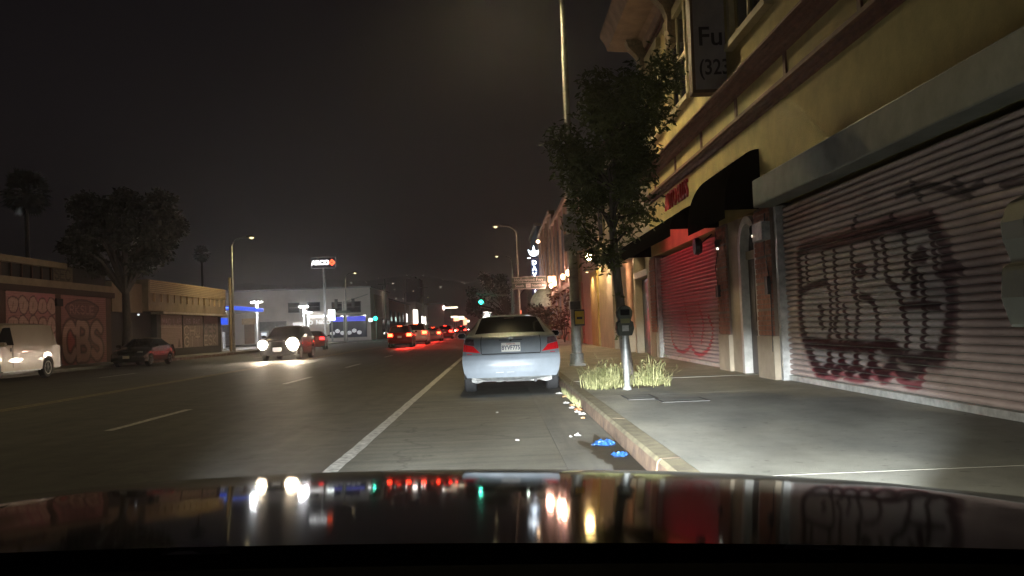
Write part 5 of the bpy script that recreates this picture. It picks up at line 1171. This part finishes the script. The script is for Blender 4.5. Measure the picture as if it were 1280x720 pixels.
# ---- petrol station
BLUEG = glow('blue_fascia_glow', (0.03, 0.10, 0.85), 1.0)
WH = glow('white_tube_glow', (1, 1, 1), 9)
K = thing('station_canopy', 'petrol station canopy with a glowing blue fascia', 'canopy', (-31, 84, 0))
bx('roof', K, mat('canopy_white', (0.6, 0.6, 0.6), 0.6), -40, -24, 82, 92, 3.62, 3.95)
bx('fascia', K, BLUEG, -40.1, -23.9, 81.9, 82.0, 3.68, 4.02); bx('fascia', K, BLUEG, -23.99, -23.88, 81.9, 92.1, 3.68, 4.02)
bx('fascia_stripe', K, glow('white_blue_stripe', (0.25, 0.5, 1.0), 1.3), -40.1, -23.9, 81.86, 81.9, 3.82, 3.92)
for x in (-37, -27): bx('column', K, mat('canopy_column', (0.5, 0.5, 0.5), 0.6), x-0.15, x+0.15, 86.8, 87.2, 0.0, 3.62)
for k in range(4): bx('downlight', K, WH, -38.5+k*4, -37.3+k*4, 83.5, 84.3, 3.58, 3.62)
lamp('canopy_light', 'SPOT', (-27, 84, 3.4), 900, (0.92, 0.97, 1.0), K, 0.5, math.radians(160), 0.4)
St = thing('station_kiosk', 'brightly lit petrol station kiosk under a small blue arched canopy', 'building', (-27, 78, 0))
bx('wall', St, mat('kiosk_white', (0.7, 0.7, 0.7), 0.6), -33, -24.7, 77.5, 81, 0.0, 2.6)
bx('lit_window', St, glow('kiosk_window', (0.9, 0.95, 1.0), 1.5), -26.3, -24.9, 77.44, 77.5, 0.5, 2.2)
for k in range(3): bx('shelf', St, mat('kiosk_shelf', (0.05, 0.06, 0.1), 0.6), -26.2, -25.0, 77.38, 77.43, 0.75+k*0.45, 0.9+k*0.45)
mb = MB().prism([(-26.6+1.05*(1-math.cos(t)), 2.3+0.75*math.sin(t)) for t in np.linspace(0, PI, 12)], 'y', 76.8, 77.6); build('arch_canopy', mb, glow('arch_white', (0.95, 0.97, 1.0), 2.2), St)
bx('blue_sign', St, BLUEG, -24.6, -23.2, 77.5, 77.7, 2.3, 2.85)
for i, (x, y) in enumerate(((-24.6, 74.5), (-27.0, 88.0), (-23.4, 90.5))):
    T = thing('fuel_pump', ['fuel pump before the lit kiosk', 'fuel pump under the canopy by a column', 'fuel pump at the canopy edge nearest the road'][i], 'fuel pump', (x, y, 0), 0, 'fuel pumps')
    bx('cabinet', T, mat('pump_white', (0.6, 0.6, 0.62), 0.5, var=0.1), x-0.35, x+0.35, y-0.25, y+0.25, 0.12, 1.7, bevel=0.03); bx('screen', T, glow('pump_screen', (0.8, 0.9, 1), 1.0), x-0.25, x+0.25, y-0.26, y-0.24, 1.2, 1.5); bx('island', T, GUTTER, x-0.7, x+0.7, y-0.5, y+0.5, 0.0, 0.12)
for i, (x, y, h) in enumerate(((-25.3, 95.0, 4.75), (-23.7, 110.4, 4.55), (-25.4, 121, 4.1))):
    T = thing('area_light', ['white twin headed forecourt light standing alone', 'slim forecourt light beside the petrol pole sign', 'forecourt light before the white building sign'][i], 'light pole', (x, y, 0), 0, 'forecourt lights')
    build('pole', MB().tube([(x, y, 0), (x, y, h)], [0.13, 0.11], 8), mat('white_pole', (0.75, 0.75, 0.74), 0.5, var=0.05), T)
    for s in (-1, 1):
        bx('head', T, mat('white_pole', (0.7, 0.7, 0.7)), x+s*0.06, x+s*0.62, y-0.2, y+0.2, h, h+0.12)
        bx('led', T, WH, x+s*0.1, x+s*0.58, y-0.16, y+0.16, h-0.03, h)
    lamp('area_lamp', 'POINT', (x, y-0.6, h-0.25), 1500, (0.95, 0.97, 1.0), T, 0.3)
Ar = thing('pole_sign', 'tall pole sign reading ARCO with a red diamond', 'sign', (-22.55, 118, 0))
build('pole', MB().tube([(-22.55, 118, 0), (-22.55, 118, 9.8)], [0.17, 0.15], 10), mat('white_pole', (0.7, 0.7, 0.7)), Ar)
cb = build('cabinet', MB().box(-24.2, -20.9, 117.8, 118.2, 9.75, 11.25), mat('sign_cabinet_black', (0.015, 0.015, 0.02), 0.5), Ar, bevel=0.12)
mb = MB()
for a in ((-24.1, -21.0, 11.16, 11.21), (-24.1, -21.0, 9.79, 9.84), (-24.16, -24.1, 9.84, 11.16), (-21.0, -20.94, 9.84, 11.16)): mb.box(a[0], a[1], 117.77, 117.80, a[2], a[3])
build('border', mb, mat('sign_border_grey', (0.3, 0.3, 0.3), 0.5, emit=0.06, ecol=(1, 1, 1)), Ar)
text('lettering', 'ARCO', 0.82, (-22.95, 117.76, 10.5), FACE_BACK, glow('arco_white', (1, 1, 1), 3.5), Ar, 0.02, bold=0.03)
RED = glow('arco_red', (1.0, 0.10, 0.03), 3.0)
cx_, cz_ = -21.42, 10.5
for k in range(4):
    a = PI/2*k; d1 = Vector((math.cos(a), math.sin(a))); d2 = Vector((math.cos(a+PI/2), math.sin(a+PI/2)))
    q = [(cx_+d1.x*0.44, cz_+d1.y*0.44), (cx_+d2.x*0.44, cz_+d2.y*0.44), (cx_+d2.x*0.17, cz_+d2.y*0.17), (cx_+d1.x*0.17, cz_+d1.y*0.17)]
    build('diamond_side', MB().prism(q, 'y', 117.75, 117.8), RED, Ar)
Pr = thing('price_sign', 'glowing white price board on a post at the forecourt corner', 'sign', (-19.3, 105, 0))
build('post', MB().box(-19.4, -19.2, 104.95, 105.05, 0, 2.7), GALV, Pr)
for s in (-1, 1):
    b_ = bx('panel', Pr, glow('price_white', (0.92, 1, 0.96), 4.0), -19.3+s*0.21-0.17, -19.3+s*0.21+0.17, 104.9, 105.0, 2.7, 3.95)
    for k in range(3): bx('price_row', b_, mat('price_dark', (0.1, 0.2, 0.2), 0.5), -19.3+s*0.21-0.12, -19.3+s*0.21+0.12, 104.88, 104.9, 2.95+k*0.35, 3.08+k*0.35)

# ---- white corner building
OFFW = mat('off_white_stucco', (0.60, 0.55, 0.50), 0.85, var=0.1, scale=0.5)
Wb = thing('white_building', 'long off white two storey building behind the petrol station', 'building', (-30, 140, 0))
build('wall', MB().box(-62, -19.0, 135, 158, 0, 7.9), OFFW, Wb)
bx('coping', Wb, mat('grey_coping', (0.3, 0.28, 0.27)), -62.1, -18.8, 134.8, 158.1, 7.9, 8.1)
for x0, x1, z0, z1 in ((-40.3, -39.4, 4.7, 5.7), (-39.1, -38.3, 4.7, 5.7), (-43.5, -41.5, 4.5, 5.6), (-31.3, -29.6, 4.5, 6.0), (-28.4, -26.5, 4.6, 6.0), (-24.8, -23.2, 4.3, 5.9), (-22.6, -20.4, 4.2, 5.9)):
    w_ = bx('window', Wb, mat('grey_window_frame', (0.10, 0.10, 0.10), 0.5), x0, x1, 134.9, 135.02, z0, z1); bx('pane', w_, GLASS, x0+0.1, x1-0.1, 134.87, 134.9, z0+0.1, (z0+z1)/2-0.04); bx('pane', w_, GLASS, x0+0.1, x1-0.1, 134.87, 134.9, (z0+z1)/2+0.04, z1-0.1)
for x0, x1 in ((-25.2, -22.9), (-22.7, -19.6)):
    w_ = bx('shop_window', Wb, mat('shop_dark_frame', (0.03, 0.03, 0.04), 0.4), x0, x1, 134.86, 135.01, 0.5, 3.9)
    bx('pane', w_, mat('shop_glass', (0.02, 0.025, 0.05), 0.1, spec=0.8), x0+0.1, x1-0.1, 134.82, 134.86, 0.6, 3.8)
    bx('blue_sign_band', w_, glow('deep_blue_band', (0.06, 0.08, 0.75), 0.7), x0+0.15, x1-0.15, 134.75, 134.81, 2.9, 3.6)
    for q in range(3): build('display_item', MB().lathe([(0.05, 0), (0.3, 0.1), (0.36, 0.4), (0.1, 0.6)], (x0+0.5+q*0.75, 134.6, 0.9+0.3*(q % 2)), 'z', 8), glow('display_white', (0.9, 0.9, 0.95), 0.35), w_)
bx('light_strip', Wb, WH, -28.4, -24.8, 134.6, 134.7, 3.75, 3.85)
text('lettering', 'D  NICO', 0.85, (-26.6, 134.7, 2.9), FACE_BACK, glow('shop_letter_white', (1, 1, 1), 1.2), Wb, 0.03)
for x0, x1, z0, z1, m_ in ((-37.9, -36.4, 0.1, 3.0, 'a'), (-35.6, -31.6, 0.1, 3.3, 'b'), (-42.5, -39.5, 0.1, 3.0, 'b'), (-30.6, -29.2, 2.3, 3.0, 'c')):
    bx('shop_front', Wb, mat('shop_front_brown', (0.22, 0.13, 0.08), 0.6) if m_ == 'a' else mat('shop_front_grey', (0.22, 0.21, 0.2), 0.6) if m_ == 'b' else glow('small_white_box_sign', (1, 0.98, 0.95), 0.8), x0, x1, 134.85, 134.99, z0, z1)
bx('sign_board', Wb, mat('tan_sign_board', (0.5, 0.34, 0.18), 0.6, emit=0.05, ecol=(1, 0.7, 0.4)), -38.2, -36.2, 134.7, 134.8, 3.0, 3.9)
bx('upper_bay', Wb, mat('tan_bay', (0.34, 0.28, 0.18)), -18.99, -18.8, 139, 147, 3.5, 7.0)
for k in range(4): w_ = bx('window', Wb, DARKST, -18.99, -18.85, 148+k*2.4, 149.8+k*2.4, 0.6, 3.3); bx('pane', w_, GLASS, -18.86, -18.8, 148.15+k*2.4, 149.65+k*2.4, 0.75, 3.15)

# ---- further down the street on the left
Eb = thing('brown_building', 'brown gabled building along the street past the white corner building', 'building', (-20, 180, 0))
build('wall', MB().box(-34, -19.5, 160, 200, 0, 6.8), mat('brown_stucco', (0.25, 0.14, 0.10), 0.85, var=0.2), Eb)
build('roof', MB().prism([(-35, 6.8), (-19.0, 6.8), (-27, 9.6)], 'y', 159.8, 200.2), mat('dark_roof', (0.05, 0.04, 0.04), 0.9), Eb, normals=True)
for k in range(5): w_ = bx('window', Eb, DARKST, -19.5, -19.4, 163+k*7, 166+k*7, 2.8, 5.0); bx('pane', w_, GLASS, -19.41, -19.35, 163.2+k*7, 165.8+k*7, 3.0, 4.8)
bx('awning', Eb, mat('grey_awning', (0.10, 0.09, 0.09), 0.8), -19.5, -18.2, 162, 174, 2.6, 2.75)
Fb = thing('distant_shop', 'distant pale shop with tall white lit windows', 'building', (-18, 215, 0))
build('wall', MB().box(-32, -18.5, 204, 240, 0, 7.4), mat('pale_far_stucco', (0.36, 0.31, 0.28), 0.85), Fb)
bx('lit_window', Fb, glow('lit_shop_white', (1, 0.93, 0.84), 6), -19.0, -18.0, 203.8, 203.95, 2.2, 5.8)
bx('lit_window', Fb, glow('lit_shop_white', (1, 0.93, 0.84), 6), -18.5, -18.38, 220, 231, 0.5, 4.5)
bx('coping', Fb, MATS['grey_coping'], -32.1, -18.3, 203.7, 240.1, 7.4, 7.7)
Gb = thing('distant_block', 'distant dark flat roofed block at the bend of the street', 'building', (-17, 270, 0))
build('wall', MB().box(-34, -15.5, 262, 300, 0, 8.5), mat('dark_far_brick', (0.14, 0.06, 0.05), 0.85), Gb)
bx('lit_sign', Gb, glow('lit_shop_white', (1, 0.9, 0.8), 6), -15.7, -15.2, 261, 261.9, 6.8, 8.0); bx('lit_sign', Gb, glow('warm_far_sign', (1, 0.8, 0.6), 5), -15.2, -11.5, 261.2, 261.4, 7.2, 7.6)
bx('parapet', Gb, MATS['dark_roof'], -34.1, -15.4, 261.95, 300.1, 8.5, 8.9)
Tw = thing('tower_block', 'dark unlit tower block rising above the roofs', 'building', (-30, 335, 0))
build('shaft', MB().box(-33.2, -28.2, 330, 345, 0, 20.2), mat('tower_dark', (0.06, 0.045, 0.045), 0.9), Tw); bx('plant_room', Tw, MATS['tower_dark'], -32, -30, 334, 340, 20.2, 21.2)
# right side beyond the crossing
Rb = thing('far_corner_shop', 'low dim shop beyond the crossing behind the broad tree', 'building', (8, 170, 0))
build('wall', MB().box(4.6, 24, 134, 190, 0, 7.0), mat('dim_far_stucco', (0.18, 0.13, 0.10), 0.85), Rb)
bx('sign_strip', Rb, glow('far_red_sign', (1, 0.15, 0.06), 2.5), 4.3, 4.6, 168, 178, 3.6, 4.2); bx('coping', Rb, MATS['dark_roof'], 4.5, 24.1, 133.9, 190.1, 7.0, 7.3)
# far street lights, signs and headlamps further down: each a small lit thing
rf = random.Random(4)
far = []
for i in range(12):
    y = 260+i*26; side = -1 if i % 2 else 1
    x = -17+rf.uniform(-1, 1) if side < 0 else -3.0+rf.uniform(-1, 1)
    T = thing('shop_sign', 'small glowing sign far down the street', 'sign', (x, y, 0), 0, 'far glowing signs')
    bx('post', T, DARKST, x-0.08, x+0.08, y, y+0.15, 0, 4)
    c = [(1, 0.92, 0.85), (1, 0.35, 0.2), (0.7, 1, 0.9), (1, 0.85, 0.6)][i % 4]
    bx('face', T, glow('far_sign_%d' % (i % 4), c, 4), x-rf.uniform(0.5, 1.6), x+rf.uniform(0.5, 1.6), y-0.1, y, 3.0+rf.uniform(0, 3), 4.6+rf.uniform(1, 3))
for i in range(7):
    y = 175+i*24; x = -12.4 if i % 2 else -10.9
    T, P, Nn, tz, patch, idx = make_car('far_car', 'far oncoming car with its headlights on', 'car', (x, y, 0), PI, SUV if i % 2 else SEDAN, GREYP, (0.9, 3.55), detail=False, group='far oncoming cars')
    common_lights(T, P, tz, patch, idx, SUV if i % 2 else SEDAN, TAILLIT, glow('far_headlamp', (1, 0.93, 0.82), 60), 0.83, (0.8, 0.95))

# ---- hills with house lights
mb = MB()
def hill(u, v):
    x = -1500+2600*u; y = 1500+900*v
    h = (150-60*u+40*mnoise.noise((x*0.002, y*0.002, 1))+18*mnoise.noise((x*0.008, y*0.006, 4)))*math.sin(min(1, v*1.25)*PI/2)*(1 if u < 0.62 else max(0, 1-(u-0.62)*4))
    return (x, y, max(-0.5, h)-0.2)
mb.grid(hill, 60, 24)
struct('hills', mb, mat('scrub_hillside', (0.05, 0.045, 0.04), 0.95, var=0.3, scale=0.01), smooth=True)
HL = glow('house_light', (1.0, 0.88, 0.74), 5)
for i in range(36):
    if i < 4: u, v = 0.395+0.0185*i, 0.86
    else: u, v = rf.uniform(0.44, 0.575), rf.uniform(0.25, 0.8)
    p = hill(u, v); s = rf.uniform(0.6, 1.3)
    mb = MB().box(p[0]-s, p[0]+s, p[1]-3, p[1]-2, p[2]+2, p[2]+2+s*1.6)
    T = thing('hillside_house', 'house on the dark hillside seen as one lit window', 'house', (p[0], p[1], p[2]), 0, 'lit houses on the hills')
    build('lit_window', mb, HL, T); build('wall', MB().box(p[0]-s*2, p[0]+s*2, p[1]-2, p[1]+6, p[2]-3, p[2]+5), mat('hill_house_wall', (0.2, 0.18, 0.16), 0.9), T)

# ---- night air
hz = MB().box(-1600, 1200, -60, 2450, -1.5, 260)
hm = bpy.data.materials.new('night_haze'); hm.use_nodes = True
hn = hm.node_tree.nodes; hn.clear()
ho = hn.new('ShaderNodeOutputMaterial'); hv = hn.new('ShaderNodeVolumePrincipled')
hv.inputs['Color'].default_value = (0.92, 0.88, 0.89, 1); hv.inputs['Density'].default_value = 0.0009; hv.inputs['Anisotropy'].default_value = 0.72
hm.node_tree.links.new(hv.outputs[0], ho.inputs['Volume'])
tag(build('haze', hz, hm), 'thin night haze over the whole street', 'haze', kind='stuff')
